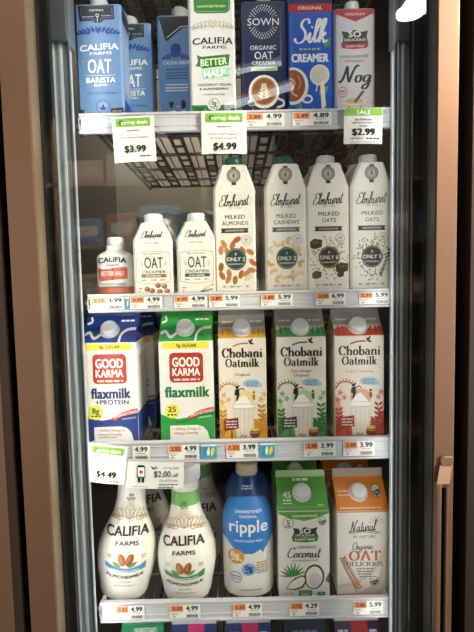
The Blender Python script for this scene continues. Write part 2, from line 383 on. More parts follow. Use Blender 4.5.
root_side = {}
def gable_carton(name, px, row, Yf, wp, hp, depth, col, roofcol, capcol, risep=23, finp=10, fincol=None, capx=0, capt=.5, rz=0, capr=8.3, sidecol=None):
    k = MPP(Yf); w, h, d = wp*k, hp*k, depth; rise = risep*k; fin = finp*k
    root = empty(name, base_at(px, row, Yf, d), rz)
    mb = MB(); m = P(col, .38); ms = P(sidecol or col, .38)
    mb.box(-w/2, w/2, -d/2, d/2, 0, h, m, .0022); mb.build('body', root)
    g = MB(); mr = P(roofcol, .36); a, c = w/2-.0006, d/2-.0006
    A = [(-a, -c, h-.001), (a, -c, h-.001), (a, c, h-.001), (-a, c, h-.001)]; R0 = (-a, -.001, h+rise); R1 = (a, -.001, h+rise); R2 = (a, .001, h+rise); R3 = (-a, .001, h+rise)
    ins = w*.30; G1 = (a-ins, 0, h+rise*.8); G2 = (-a+ins, 0, h+rise*.8)
    vs = A + [R0, R1, R2, R3, G1, G2]
    g.add(vs, [(0, 1, 5, 4), (2, 3, 7, 6), (1, 2, 8), (1, 8, 5), (2, 6, 8), (3, 0, 9), (0, 4, 9), (3, 9, 7), (5, 8, 6), (4, 7, 9), (4, 5, 6, 7), (3, 2, 1, 0)], mr)
    fn = MB(); fn.box(-a, a, -.0014, .0014, h+rise-.003, h+rise+fin, P(fincol or roofcol, .4), .0005)
    for q in range(2): fn.box(-a*.99, a*.99, -.0018, .0018, h+rise+fin*(.3+.35*q), h+rise+fin*(.38+.35*q), P(fincol or roofcol, .4))
    fn.build('seal_fin', root)
    ang = math.atan2(rise, c-.001)
    def slope(x, t, o):                     # t: metres up the slope
        return Vector((x, -c + t*math.cos(ang) - o*math.sin(ang), h + t*math.sin(ang) + o*math.cos(ang)))
    SL = math.hypot(rise, c-.001)*.995
    p = slope(capx*k, SL*capt, 0)
    cp = screw_cap(capr*k, 7.5*k, capcol).build('cap', root); cp.location = p; cp.rotation_euler = (PI/2-ang if False else (ang), 0, 0)
    # the slope's normal leans toward the viewer
    cp.rotation_euler = (ang, 0, 0)
    co = MB(); nrm = Vector((0, -math.sin(ang), math.cos(ang))); co.tube(p - nrm*.001, p + nrm*.0015, capr*k*1.22, P('#e4dfd6'), 28); co.build('cap_collar', root)
    lab = MB(); rl = g; sl = MB(); root_side[root.name] = sl
    art = lambda quad: Art(lab, quad, w-.001, h-.001, flat(w, d))
    rart = lambda quad: Art(rl, quad, w-.0025, SL, slope)
    sart = lambda quad: Art(sl, quad, d-.002, h-.002, flank(w, d))
    return root, art, rart, sart, lab, rl, (w, d, h, k)

def elm_carton(name, px, row, Yf, wp, hp, shp, depth, topw, capcol, rz=0, capr=9):
    """carton whose upper sides slope in to a narrow top"""
    k = MPP(Yf); w, h, d, sh, tw = wp*k, hp*k, depth, shp*k, topw*k
    root = empty(name, base_at(px, row, Yf, d), rz); m = P('#ebe5da', .36)
    b = MB(); rc = .004
    def sec(z, wx, y1, ins=0):
        a = wx/2-ins; y0 = -d/2+ins; y1 = y1-ins
        return [(a, y0+rc, z), (a, y1-rc, z), (a-rc, y1, z), (-a+rc, y1, z), (-a, y1-rc, z), (-a, y0+rc, z), (-a+rc, y0, z), (a-rc, y0, z)]
    b.rings([sec(0, w, d/2, .0015), sec(.002, w, d/2), sec(h-sh, w, d/2), sec(h, tw, d/2-.02), sec(h+.001, tw, d/2-.02, .001)], m, smooth=False)
    b.build('body', root)
    cy = -d*.12; nb = MB(); nb.tube((0, cy, h-.001), (0, cy, h+.003), capr*k*1.1, m, 28); nb.build('cap_collar', root)
    cp = screw_cap(capr*k, 8.5*k, capcol).build('cap', root); cp.location = (0, cy, h+.0025)
    lab = MB(); return root, (lambda q: Art(lab, q, w, h, flat(w, d))), lab, (w, d, h, k)

def loft_bottle(name, px, row, Yf, prof, m, flat_k=1.0, n=2.2, matf=None, tilt=0, rz=0, N=56):
    """prof: (height px, half width px); returns Art whose x is seen from the front"""
    k = MPP(Yf); kr = k*1.055
    pts = catmull([(a, b) for a, b in prof], 6)
    d = 2*max(p[1] for p in prof)*kr*flat_k
    loc = base_at(px, row, Yf, d); q0 = base_at(px, row, Yf+d/2, 0); loc.x = q0.x
    root = empty(name, loc, rz, tilt)
    b = MB(); b.rings([super_ring(r*kr, r*kr*flat_k, n, h*k, 0, N) for h, r in pts], m, True, True, (lambda j: matf(pts[j][0])) if matf else None)
    b.build('body', root)
    hs = [p[0]*k for p in pts]; rr = [p[1]*kr for p in pts]
    def rad(z):
        for i in range(len(hs)-1):
            if hs[i] <= z <= hs[i+1]: return rr[i]+(rr[i+1]-rr[i])*(z-hs[i])/max(1e-9, hs[i+1]-hs[i])
        return rr[0] if z < hs[0] else rr[-1]
    def fn(x, z, o):
        r = rad(z); q = max(-.985, min(.985, x/r)); yy = (1-abs(q)**n)**(1/n)*r*flat_k
        nx = math.copysign(abs(q)**(n-1), q); ny = (yy/(r*flat_k))**(n-1); L = math.hypot(nx, ny)
        o = o*3.2+.0003
        return (q*r + nx/L*o, -yy - ny/L*o, z)
    lab = MB(); H = prof[-1][0]*k; Wd = 2*max(p[1] for p in prof)*k
    return root, (lambda q: Art(lab, q, Wd, H, fn, True)), lab, (k, rad)

white_cap = mat('white_plastic', '#e4e4e6', .35, var=.02)
grey_cap = mat('grey_plastic', '#aab0b8', .35, var=.02)
green_cap = mat('green_plastic', '#0e5f4a', .35, var=.02)
BEHIND = []
def stock(root, n, dy, desc, group, cat='carton', dx=0, base=None):
    """n more of the same package standing behind the first"""
    ords = ['second', 'third', 'fourth']
    for i in range(n):
        c = copy_tree(root); c.location = root.location + Vector((dx*(i+1) + random.uniform(-.003, .003), dy*(i+1), 0)); c.rotation_euler.z = root.rotation_euler.z + random.uniform(-.03, .03)
        c.rotation_euler.y = 0
        tag(c, '%s, %s in line behind the front one' % (desc, ords[i]), cat, group)
def usda(a, x, y, r, c1='#2d6b35'):
    a.oval(x, y, r, r, '#f2f0ea', 2); a.ring(x, y, r, r, r*.14, c1, 3)
    a.poly([(x-r*.8, y+r*.05), (x+r*.8, y-r*.25), (x+r*.75, y+r*.4), (x, y+r*.85), (x-r*.75, y+r*.4)], c1, 3)
    a.text('USDA', x, y-r*.32, r*1.25, r*.36, c1, 4); a.text('ORGANIC', x, y+r*.28, r*1.2, r*.25, '#f2f0ea', 5)

# ================================================================== TOP SHELF
def barista(px, Yf):
    root, art, lab, D = brick_carton('oat_drink_carton', px, 1, Yf, 45, 101, .06, '#668ab8', grey_cap, -1)
    a = art((22, 245, 50, 33, 275, 598)); n = '#1c3f8c'; b = '#22232b'
    a.poly([(36, 52), (215, 52), (220, 122), (168, 124), (152, 138), (122, 138), (110, 128), (46, 130)], b)
    a.line([(52, 66), (56, 118), (112, 118), (126, 130)], 2, '#668ab8', 3, False); a.line([(205, 64), (210, 112), (160, 116), (148, 130)], 2, '#668ab8', 3, False)
    a.text('OATMILK', 130, 76, 72, 9, '#d9dde6'); a.ring(134, 102, 8, 8, 2.5, '#d9dde6', 3); a.line([(134, 108), (135, 122), (135, 134)], 2.5, '#d9dde6', 3)
    a.bars(88, 108, 56, 4, '#9fb2d4', 3); a.bars(180, 104, 50, 4, '#9fb2d4', 3)
    a.flourish(138, 178, 215, 56, n)
    a.text('CALIFIA', 143, 260, 196, 29, '#f1f1ef', bold=.02, rot=-3, bend=5); a.text('FARMS', 152, 291, 112, 14, '#f1f1ef', rot=-2)
    a.text('OAT', 145, 356, 120, 68, '#f1f1ef', bold=.008); a.line([(80, 404), (230, 402)], 2, '#f1f1ef', 3)
    a.text('BARISTA', 152, 426, 152, 26, '#f1f1ef', bold=.02, rot=-1); a.text('- BLEND -', 152, 451, 100, 12, '#f1f1ef', rot=-1)
    a.text('DAIRY FREE  GLUTEN FREE', 155, 493, 164, 8, n); a.oval(163, 562, 38, 36, '#7fa6d8', 2); a.ring(163, 562, 38, 36, 4, n, 3); a.ring(163, 562, 28, 27, 2.5, n, 3)
    a.leaf(163, 580, 34, 15, -90, n, 4); a.leaf(163, 580, 26, 11, -140, n, 4); a.leaf(163, 580, 26, 11, -40, n, 4)
    a.poly([(205, 572), (276, 568), (276, 598), (205, 598)], b, 2); a.text('32 FL OZ', 240, 586, 50, 8, '#c8ccd6', 4)
    a.poly([(33, 575), (64, 578), (66, 598), (33, 598)], b, 2); a.bars(58, 330, 10, 3, '#e8e8e8')
    s = Art(lab, (0, 100, 0, 0, 100, 300), D[1]-.01, D[2], flank(D[0], D[1]))
    s.rect(0, 0, 100, 40, b); s.rect(0, 255, 100, 300, n)
    for q in range(14): s.bars(50, 60+q*13, 74, 4, '#dfe5f0', 2, seed=q)
    lab.build('label', root); return root
r = barista(101.5, 0)
tag(r, 'light blue oat milk carton with black top panel at the front, beside the chrome post', 'carton', 'blue barista oat milk cartons')
r2 = copy_tree(r); p = base_at(132, 1, .062, .06); r2.location = p
tag(r2, 'shaded blue oat milk carton half hidden behind the front blue one', 'carton', 'blue barista oat milk cartons')

# a blue carton turned back to front, behind the white and green one
root, art, lab, D = brick_carton('oat_drink_carton', 182, 1, .065, 43, 101, .06, '#668ab8', grey_cap)
a = art((50, 290, 110, 60, 300, 590)); b = '#22232b'; nv = '#1c3f8c'; wh = '#e6e9ef'
a.poly([(55, 112), (290, 112), (290, 150), (185, 165), (100, 220), (92, 215)], b); a.line([(100, 205), (175, 158), (285, 150)], 3, wh, 4, False)
a.oval(150, 255, 30, 26, nv, 2); a.flourish(150, 285, 150, 40, nv); a.text('CALIFIA FARMS', 155, 315, 150, 14, wh)
for q, y in enumerate((345, 360, 372, 384)): a.bars(155, y, 120, 5, nv, seed=q)
for q, y in enumerate((412, 426, 438)): a.bars(155, y, 125, 5, wh, seed=q)
a.poly([(108, 488), (136, 488), (130, 515), (114, 515)], b); a.bars(125, 532, 40, 9, wh); a.text('+', 158, 510, 14, 14, wh); a.oval(190, 500, 14, 20, b); a.bars(192, 532, 30, 9, wh)
a.line([(110, 560), (250, 560)], 3, nv, 2)
lab.build('label', root)
tag(root, 'blue oat milk carton turned back to front behind the white and green carton', 'carton')

# white and green creamer carton
root, art, lab, D = brick_carton('creamer_carton', 213.5, 1, .0, 44.5, 105, .06, '#d8d8dc', grey_cap)
a = art((188, 405, 36, 200, 430, 588)); g = '#2f7a32'; k_ = '#26262a'
a.poly([(212, 36), (390, 36), (390, 95), (372, 108), (232, 108), (214, 96)], g); a.line([(222, 92), (236, 100), (368, 100), (382, 90), (382, 44)], 2, '#9cc48a', 3, False)
a.text('UNSWEETENED', 300, 75, 142, 11, '#cfe2c4'); a.flourish(306, 165, 205, 52, '#a89878', False)
a.text('CALIFIA', 308, 242, 200, 30, k_, bold=.02, bend=6); a.text('FARMS', 317, 273, 116, 14, k_)
a.poly([(228, 308), (250, 318), (388, 308), (394, 312), (390, 362), (258, 376), (250, 368), (222, 364), (234, 340)], g)
a.text('BETTER', 314, 344, 132, 33, '#d8efc8', rot=-4, bold=.015)
a.poly([(252, 380), (378, 370), (402, 374), (390, 395), (400, 418), (262, 428), (256, 405)], '#a8dcc0'); a.text('HALF', 318, 400, 104, 33, '#f2f6f2', rot=-4, bold=.02); a.line([(262, 420), (388, 410)], 3, g, 3)
a.text('COCONUT CREAM', 318, 456, 166, 12, k_); a.text('& ALMONDMILK', 318, 476, 150, 12, k_); a.text('UNSWEETENED', 318, 504, 116, 7, '#77777a')
a.rect(200, 556, 430, 588, g); a.oval(318, 552, 36, 32, '#d8d8dc', 2); a.ring(318, 550, 27, 26, 2.5, k_, 3); a.text('0g', 318, 546, 26, 20, k_, 4); a.bars(318, 566, 30, 4, k_, 4)
a.rect(214, 566, 268, 584, '#1d5a26', 2); a.rect(365, 566, 420, 584, '#1d5a26', 2)
lab.build('label', root)
tag(root, 'white creamer carton with green top panel and green banner, on the top shelf', 'carton')

# navy carton with latte
root, art, lab, D = brick_carton('oat_creamer_carton', 265.5, 1, .0, 43.5, 101, .06, '#17244e', grey_cap, 0, capr=7)
a = art((40, 248, 48, 45, 252, 522)); w_ = '#dfe2ea'
for ri, (r0, r1, n) in enumerate(((46, 50, 26), (54, 60, 30), (64, 71, 34))):
    for q in range(n):
        t = 2*PI*(q+.5*(ri % 2))/n
        if abs(math.sin(t)) < (.42, .36, .3)[ri] : continue
        a.line([(140+r0*math.cos(t), 135+r0*math.sin(t)*1.05), (140+r1*math.cos(t), 135+r1*math.sin(t)*1.05)], 3.4, w_, 2)
a.text('SOWN', 140, 135, 150, 30, w_, bold=0); a.text('ORGANIC', 140, 247, 125, 18, w_, bold=.004); a.text('OAT', 142, 281, 88, 32, w_, bold=.004); a.text('CREAMER', 142, 313, 112, 14, w_)
a.rrect(80, 331, 208, 348, 6, '#b9d89a', 2); a.text('UNSWEETENED', 150, 340, 96, 8, '#1d4a2a')
a.line([(205, 470), (232, 480), (236, 500), (205, 510)], 10, '#e6e2dc', 1); a.oval(142, 440, 74, 74, '#ece8e2', 2); a.oval(142, 438, 62, 62, '#8a5630', 3); a.ring(142, 438, 62, 62, 6, '#b5835a', 4)
for q in range(5):
    for sg in (-1, 1): a.leaf(142, 470-q*13, 36-q*4, 12, -90+sg*(62-q*7), '#e9d5b8', 5)
usda(a, 80, 487, 18)
lab.build('label', root)
tag(root, 'navy oat creamer carton showing a latte cup and a white starburst', 'carton')
stock(root, 1, .064, 'navy oat creamer carton with latte cup', 'navy latte creamer cartons'); root['group'] = 'navy latte creamer cartons'

# blue carton with red band
root, art, lab, D = brick_carton('soy_creamer_carton', 311, 1, .0, 43, 102, .06, '#1e58c4', white_cap)
a = art((258, 455, 42, 262, 462, 518))
a.rect(255, 42, 465, 60, '#1a2c66'); a.rect(255, 60, 465, 96, '#b3222c'); a.text('ORIGINAL', 356, 78, 112, 15, '#efe9e6')
a.script('Silk', 360, 176, 158, 102, '#eef0f4', .04, .15); a.bars(356, 255, 96, 8, '#9ccb4a', 3); a.text('CREAMER', 357, 293, 168, 34, '#eef0f4', bold=.03)
a.leaf(425, 250, 50, 30, -60, '#4f9a3a', 2); a.leaf(300, 530, 45, 26, -70, '#4f9a3a', 2); a.leaf(400, 455, 56, 34, -40, '#7fb04a', 2)
a.ring(345, 472, 26, 20, 9, '#e9e5df', 1); a.oval(278, 415, 72, 82, '#e9e5df', 2); a.oval(275, 413, 60, 70, '#96502a', 3); a.line([(262, 380), (285, 400), (272, 440), (300, 460)], 8, '#dcae84', 4); a.line([(300, 370), (312, 400), (300, 430)], 6, '#c98c5c', 4)
a.ring(402, 368, 46, 46, 9, '#e6e4e0', 2); a.oval(402, 368, 38, 38, '#d8cfc2', 2); a.poly([(404, 400), (422, 392), (434, 518), (412, 518)], '#efe6d2', 3); a.line([(392, 410), (386, 440)], 6, '#e6e4e0', 3)
lab.build('label', root)
tag(root, 'bright blue creamer carton with a red band under its white cap', 'carton', 'bright blue soy creamer cartons')
stock(root, 1, .064, 'bright blue creamer carton with red band', 'bright blue soy creamer cartons')

# white nog carton
root, art, lab, D = brick_carton('nog_carton', 354.8, 1, .02, 39.5, 96, .06, '#cfccd0', white_cap, capr=7)
a = art((65, 228, 70, 68, 228, 455)); rd = '#b32a30'; bk = '#2a2a2c'
a.poly([(60, 70), (230, 70), (230, 84), (150, 116), (66, 86)], rd); a.text('HOLIDAY', 150, 88, 80, 9, '#efdcdc')
a.poly([(92, 150), (118, 154), (146, 146), (176, 154), (202, 149), (196, 170), (204, 205), (95, 207), (100, 172)], '#2b3a30'); a.text('SO', 147, 162, 50, 21, '#eceae6', bold=.02); a.text('DELICIOUS', 148, 183, 86, 9, '#eceae6')
a.poly([(90, 192), (148, 199), (204, 191), (199, 213), (148, 218), (94, 213)], '#a8323a', 2); a.text('DAIRY FREE', 148, 207, 76, 8, '#f0dcdc', 4)
a.text('coconutmilk', 146, 243, 120, 13, '#8c3440'); a.text('HOLIDAY', 147, 262, 76, 10, '#8c3440'); a.script('Nog', 148, 310, 140, 62, bk, .05, .15)
a.ring(97, 377, 20, 20, 3, '#c05a5a', 2); a.bars(97, 374, 26, 6, '#c05a5a', 3); a.bars(97, 384, 20, 4, '#c05a5a', 3)
a.poly([(98, 412), (192, 408), (184, 455), (112, 455)], '#d9c4ae', 1); a.oval(146, 412, 47, 16, '#e6d8c4', 2); a.oval(146, 411, 38, 11, '#cfae8c', 3); a.line([(148, 416), (184, 374)], 10, '#6e4228', 4); a.line([(196, 412), (212, 432), (190, 444)], 6, '#d9c4ae', 1)
lab.build('label', root)
tag(root, 'pale grey holiday nog carton with black script and a red top corner', 'carton')

# ================================================================== SECOND SHELF
def elm_tall(px, capcol, words, art_kind, disc, only, barcol, wp=41.5, hp=124):
    root, art, lab, D = elm_carton('milked_nut_carton', px, 2, 0, wp, hp, 23, .068, 25, capcol)
    a = art((-84, 84, 68, -84, 84, 552)); k_ = '#2b2c2e'; g = '#8f8b84'
    a.rect(-9, 74, 9, 92, k_); a.rect(-9, 126, 9, 143, k_); a.oval(0, 106, 27, 27, '#8e8c86', 2); a.ring(0, 106, 27, 27, 3, '#5f5e5b', 3); a.oval(0, 106, 14, 14, '#b3b0a8', 3); a.leaf(0, 118, 24, 10, -90, '#5f5e5b', 4)
    a.script('Elmhurst', 0, 199, 124, 44, k_, .03, .3, -3); a.text('EST. 1925', 2, 228, 46, 9, g, bold=0)
    for wd, y, w in words: a.text(wd, 2, y, w, 15, k_, bold=.006)
    a.poly([(-56, 306), (56, 306), (52, 315), (56, 324), (-56, 324), (-52, 315)], barcol); a.text({'#2b2c2e': 'UNSWEETENED', '#1f4f3c': 'UNSWEETENED'}.get(barcol, 'CHOCOLATE'), 0, 315, 76, 7, '#d6d2c8')
    a.ring(46, 353, 19, 19, 2, g, 2); a.text(only[1], 46, 350, 16, 10, '#55524d'); a.bars(46, 361, 18, 3, g)
    R = random.Random(art_kind)
    if art_kind == 'almond':
        for x, y, ro in ((-45, 366, 60), (-10, 371, 110), (-32, 396, 70), (8, 350, 150), (-57, 390, 95), (60, 398, 30), (70, 438, 40), (64, 468, 10), (-54, 488, 60), (-58, 455, 100), (-26, 480, 80), (-2, 506, 95), (22, 484, 110), (-30, 503, 120), (30, 392, 60), (44, 480, 150)):
            a.oval(x, y, 18, 10.5, R.choice(['#b8793e', '#a86a34', '#c48a50', '#9c5f2e']), 1, ro); a.line([(x-8*math.cos(math.radians(ro)), y-8*math.sin(math.radians(ro))), (x+9*math.cos(math.radians(ro)), y+9*math.sin(math.radians(ro)))], 1.5, '#7a4a24', 3)
        a.oval(50, 498, 18, 10, '#e6cfa4', 2, 150)
    elif art_kind == 'cashew':
        for x, y, ro in ((-35, 366, 20), (-5, 372, 60), (15, 358, 100), (38, 376, 10), (-55, 392, 80), (58, 402, 70), (-62, 440, 30), (64, 448, 110), (-50, 480, 140), (-12, 492, 20), (14, 506, 200), (34, 484, 60), (56, 492, 170), (-30, 506, 90), (28, 395, 300)):
            a.ring(x, y, 18, 16, 13, R.choice(['#d9b97e', '#e3c894', '#cda968']), 1, ro, ro+200)
    else:
        fl = ['#b9a36a', '#a38c52', '#cdbb86', '#8d8a5a'] if art_kind == 'choc' else ['#8a8258', '#6f7a5a', '#a89a66', '#4e5a4c', '#c2b078']
        for q in range(110):
            t = R.uniform(0, 2*PI); rr = R.uniform(40, 76); a.leaf(2+rr*math.cos(t), 428+rr*1.12*math.sin(t), R.uniform(9, 16), 5, R.uniform(0, 360), R.choice(fl), 1)
        if art_kind == 'choc':
            for x, y, s, c in ((-50, 372, 25, '#4c2c1e'), (54, 466, 26, '#432518'), (-48, 492, 20, '#5a3826'), (48, 492, 14, '#4c2c1e')):
                a.poly([(x-s, y-s*.3), (x-s*.3, y-s*.8), (x+s, y-s*.6), (x+s*.9, y+s*.5), (x-s*.2, y+s*.8), (x-s*.9, y+s*.6)], c, 2); a.poly([(x-s*.5, y-s*.4), (x+s*.5, y-s*.4), (x+s*.2, y), (x-s*.6, y+s*.1)], '#6b4632', 3)
        else:
            for q in range(7): a.leaf(30+q*5, 500-q*16, 34, 7, -50+q*4, '#4e5f58', 2)
    a.oval(2, 425, 43, 43, disc, 4); a.ring(2, 425, 39, 39, 1.5, '#b9b4a4', 5.2); a.leaf(2, 412, 14, 7, -90, '#b9b4a4', 5.2)
    a.text(only[0], 2, 425, 72, 14, '#eee9dd', 5.5); a.text('INGREDIENTS', 2, 444, 58, 6, '#d5cfc0', 5.5)
    for x in (-42, 0, 48): a.bars(x, 531, (18, 50, 16)[(x >= 0)+(x > 0)], 7, '#9a958c')
    lab.build('label', root); return root
spec = [
 (236, green_cap, [('MILKED', 263, 80), ('ALMONDS', 287, 106)], 'almond', '#23443d', ('ONLY 2', '4X'), '#2b2c2e', 'tall white almond milk carton with green cap', 'a dark green disc over almonds'),
 (286.8, green_cap, [('MILKED', 263, 80), ('CASHEWS', 287, 102)], 'cashew', '#2b4a40', ('ONLY 2', '3X'), '#1f4f3c', 'tall white cashew milk carton with green cap', 'a green disc over cashews'),
 (328.8, white_cap, [('MILKED', 258, 84), ('OATS', 283, 54)], 'choc', '#43302a', ('ONLY 6', '20'), '#3d2c26', 'tall white oat milk carton with chocolate chunks', ''),
 (371.5, white_cap, [('MILKED', 258, 84), ('OATS', 283, 54)], 'oat', '#2f2622', ('ONLY 5', '5'), '#2b2c2e', 'tall white oat milk carton with oat stalks, by the end bracket', ''),
]
for px, cc, wd, kd, disc, only, bc, lb, ex in spec:
    r = elm_tall(px, cc, wd, kd, disc, only, bc)
    tag(r, lb + ', front of its line', 'carton', 'tall nut and oat milk cartons')
    stock(r, 1, .073, lb.replace(', by the end bracket', ''), 'tall nut and oat milk cartons', dx=.008 if px < 240 else 0)
def elm_creamer(px, barcol, kind, dx=0):
    root, art, lab, D = elm_carton('oat_creamer_carton', px, 2, 0, 39, 70, 17, .062, 22, white_cap, capr=9)
    a = art((-75, 75, 68, -75, 75, 346)); k_ = '#2e2e30'; g = '#9a968e'
    a.script('Elmhurst', 0, 112, 84, 26, k_, .04, .3, -2); a.text('EST. 1925', 0, 130, 28, 6, g, bold=0); a.text('DAIRY FREE', 0, 147, 52, 5.5, '#6c6964')
    a.line([(-62, 186), (-62, 300)], 2, g, 2, False); a.line([(66, 186), (66, 300)], 2, g, 2, False); a.line([(-62, 186), (0, 178), (66, 186)], 2, g, 2); a.line([(-62, 300), (0, 308), (66, 300)], 2, g, 2)
    a.bars(0, 189, 70, 4, g); a.text('OAT', 3, 224, 70, 42, k_, bold=.004); a.text('CREAMER', 3, 260, 92, 11, k_); a.rect(-45, 269, 50, 282, barcol, 2); a.bars(2, 276, 60, 4, '#efe9dd', 3)
    a.leaf(-40, 240, 26, 9, -100, '#c9c2b2'); a.leaf(46, 240, 26, 9, -80, '#c9c2b2')
    for x in (-35, 2, 38): a.bars(x, 292, 20, 5, g)
    if kind == 'nut':
        for x, y in ((-6, 334), (18, 314), (42, 317), (24, 338), (52, 336), (-24, 328)): a.oval(x, y, 11, 10, '#8a5a38', 2); a.oval(x-3, y-3, 5, 4, '#c29a70', 3)
    else:
        a.line([(10, 345), (40, 325), (66, 312)], 4, '#4a5a3a', 2); a.line([(20, 342), (45, 335), (60, 330)], 4, '#39452e', 2); a.leaf(40, 330, 24, 12, -50, '#d9d2a8', 3); a.leaf(38, 332, 20, 10, -120, '#d9d2a8', 3)
    a.bars(-50, 325, 14, 6, g); a.bars(-52, 336, 14, 4, g)
    lab.build('label', root); return root
r = elm_creamer(153.8, '#8a6a34', 'nut'); r.name = 'oat_creamer_carton'
tag(r, 'short white oat creamer carton with hazelnuts and a brown stripe', 'carton', 'short oat creamer cartons'); stock(r, 1, .07, 'short white creamer carton with hazelnuts', 'short oat creamer cartons', dx=.006)
r = elm_creamer(197.2, '#1f5a3c', 'van')
tag(r, 'short white oat creamer carton with a green stripe', 'carton', 'short oat creamer cartons'); stock(r, 1, .07, 'short white creamer carton with green stripe', 'short oat creamer cartons', dx=.006)

# small squat creamer bottle
prof = [(0, 15), (1, 16.5), (4, 17), (32, 17), (38, 16.3), (42, 12), (44, 8.6), (48, 8.2), (49, 8.2)]
white_pet = mat('milk_bottle', '#e9e5dd', .3, var=.02, sss=.15)
orange = P('#c95f3a')
root, art, lab, (k, rad) = loft_bottle('creamer_bottle', 117.5, 2, .02, prof, white_pet, .9, 4, matf=lambda h: orange if h < 7 else white_pet)
a = art((-70, 70, 148, -70, 70, 345)); nv = '#2a3a5c'
a.text('CALIFIA', 0, 208, 112, 20, nv, bold=.02, bend=6); a.text('FARMS', 2, 229, 52, 9, nv)
a.poly([(-60, 238), (-40, 246), (0, 240), (50, 236), (60, 240), (58, 284), (0, 288), (-52, 292), (-58, 280)], '#c2543c', 1); a.text('BETTER HALF', 0, 262, 92, 18, '#efe0d6', bold=.01)
a.text('COCONUT CREAM', 0, 304, 104, 8, nv); a.text('& ALMONDMILK', 0, 316, 92, 8, nv)
lab.build('label', root); cp = screw_cap(8.6*k, 8.5*k, white_cap).build('cap', root); cp.location = (0, 0, 49*k)
tag(root, 'small squat creamer bottle with red banner and orange base', 'bottle')

# ================================================================== THIRD SHELF
def flax(px, col, dark, txt, n8, hasprot, rz=0):
    root, art, rart, sart, lab, rl, D = gable_carton('flax_milk_carton', px, 3, 0, 55, 103, .095, '#ebe7e0', col, white_cap, 25, 8, None, -1, .44, rz)
    a = art((-117, 117, 122, -115, 115, 543)); w_ = '#f2efe9'; k_ = '#232a3c'
    a.rrect(-100, 124, 100, 152, 8, '#f0df3a'); a.text('0g SUGAR', 4, 138, 88, 13, k_, bold=.02)
    a.rrect(-72, 168, 74, 293, 18, '#b23624', 1); a.text('GOOD', 0, 207, 116, 37, w_, bold=.022); a.text('KARMA', 0, 249, 118, 31, w_, bold=.018); a.bars(2, 281, 112, 8, '#f0cfc0', 3)
    a.text(txt[0], 2, 333, txt[1], 42, dark, bold=.028)
    if hasprot: a.text('+PROTEIN', 6, 371, 142, 19, dark, bold=.02)
    a.poly([(-117, 425), (-80, 440), (-40, 448), (0, 442), (50, 424), (117, 412), (117, 543), (-117, 543)], col, 1)
    a.line([(-50, 462), (10, 452), (60, 432), (117, 425)], 7, dark, 2)
    a.poly([(0, 440), (45, 415), (90, 402), (118, 398), (118, 418), (95, 422), (50, 434), (15, 450)], '#c8472f', 2); a.text('UNSWEETENED', 62, 422, 104, 11, w_, rot=-13, bend=2)
    a.text('ORIGINAL' if not hasprot else 'VANILLA', 76, 440, 60, 6, w_, rot=-8)
    a.poly([(-97, 392), (-38, 392), (-38, 440), (-97, 440)], '#f3e646', 2) if hasprot else None
    a.oval(-66, 414, 31, 31, '#f3e646', 2); a.text(n8, -66, 406, 34 if not hasprot else 30, 22, '#27385e', bold=.02); a.bars(-66, 429, 40, 7, '#27385e')
    a.poly([(-76, 476), (40, 474), (66, 482), (84, 500), (96, 543), (-76, 543)], w_, 2)
    a.text('• 1200mg Omega-3s', -6, 490, 124, 11, '#a83c30', bold=.008); a.text('• Allergen Friendly', -12, 508, 112, 11, '#a83c30', bold=.008); a.bars(-20, 521, 80, 4, '#8a7a76')
    t = rart((-117, 117, 30, -117, 117, 122))
    t.line([(-112, 96), (-92, 88), (-66, 108), (-28, 84)], 10, w_, 2); t.line([(44, 122), (50, 96), (74, 80), (112, 76)], 10, w_, 2); t.line([(-100, 34), (-92, 50), (-112, 58)], 8, w_, 2); t.bars(70, 48, 60, 6, w_)
    s = sart((0, 100, 0, 0, 100, 100)); s.rect(0, 0, 100, 7, '#ded9d0'); s.rect(0, 70, 100, 100, col)
    for q in range(17): s.bars(40, 14+q*3.3, 56, .8, '#333c52', 2, seed=q)
    s.rect(70, 12, 94, 66, '#dfe6dc', 2)
    for q in range(14): s.bars(82, 15+q*3.6, 18, .8, '#44505c', 3, seed=q+40)
    lab.build('label', root); rl.build('gable_top', root); sl_ = root_side[root.name]; sl_.v and sl_.build('side_print', root); return root
r = flax(112.4, '#1f4189', '#1d2f66', ('flaxmilk', 168), '8g', True)
tag(r, 'half gallon flax milk carton with navy gable top, beside the chrome post', 'carton', 'navy and white flax milk cartons'); stock(r, 1, .1, 'flax milk carton with navy gable', 'navy and white flax milk cartons', dx=.012)
r = flax(188.2, '#2f9a45', '#177a38', ('flaxmilk', 190), '25', False)
tag(r, 'half gallon flax milk carton with bright green gable top', 'carton', 'green and white flax milk cartons'); stock(r, 1, .1, 'flax milk carton with green gable', 'green and white flax milk cartons', dx=.012)

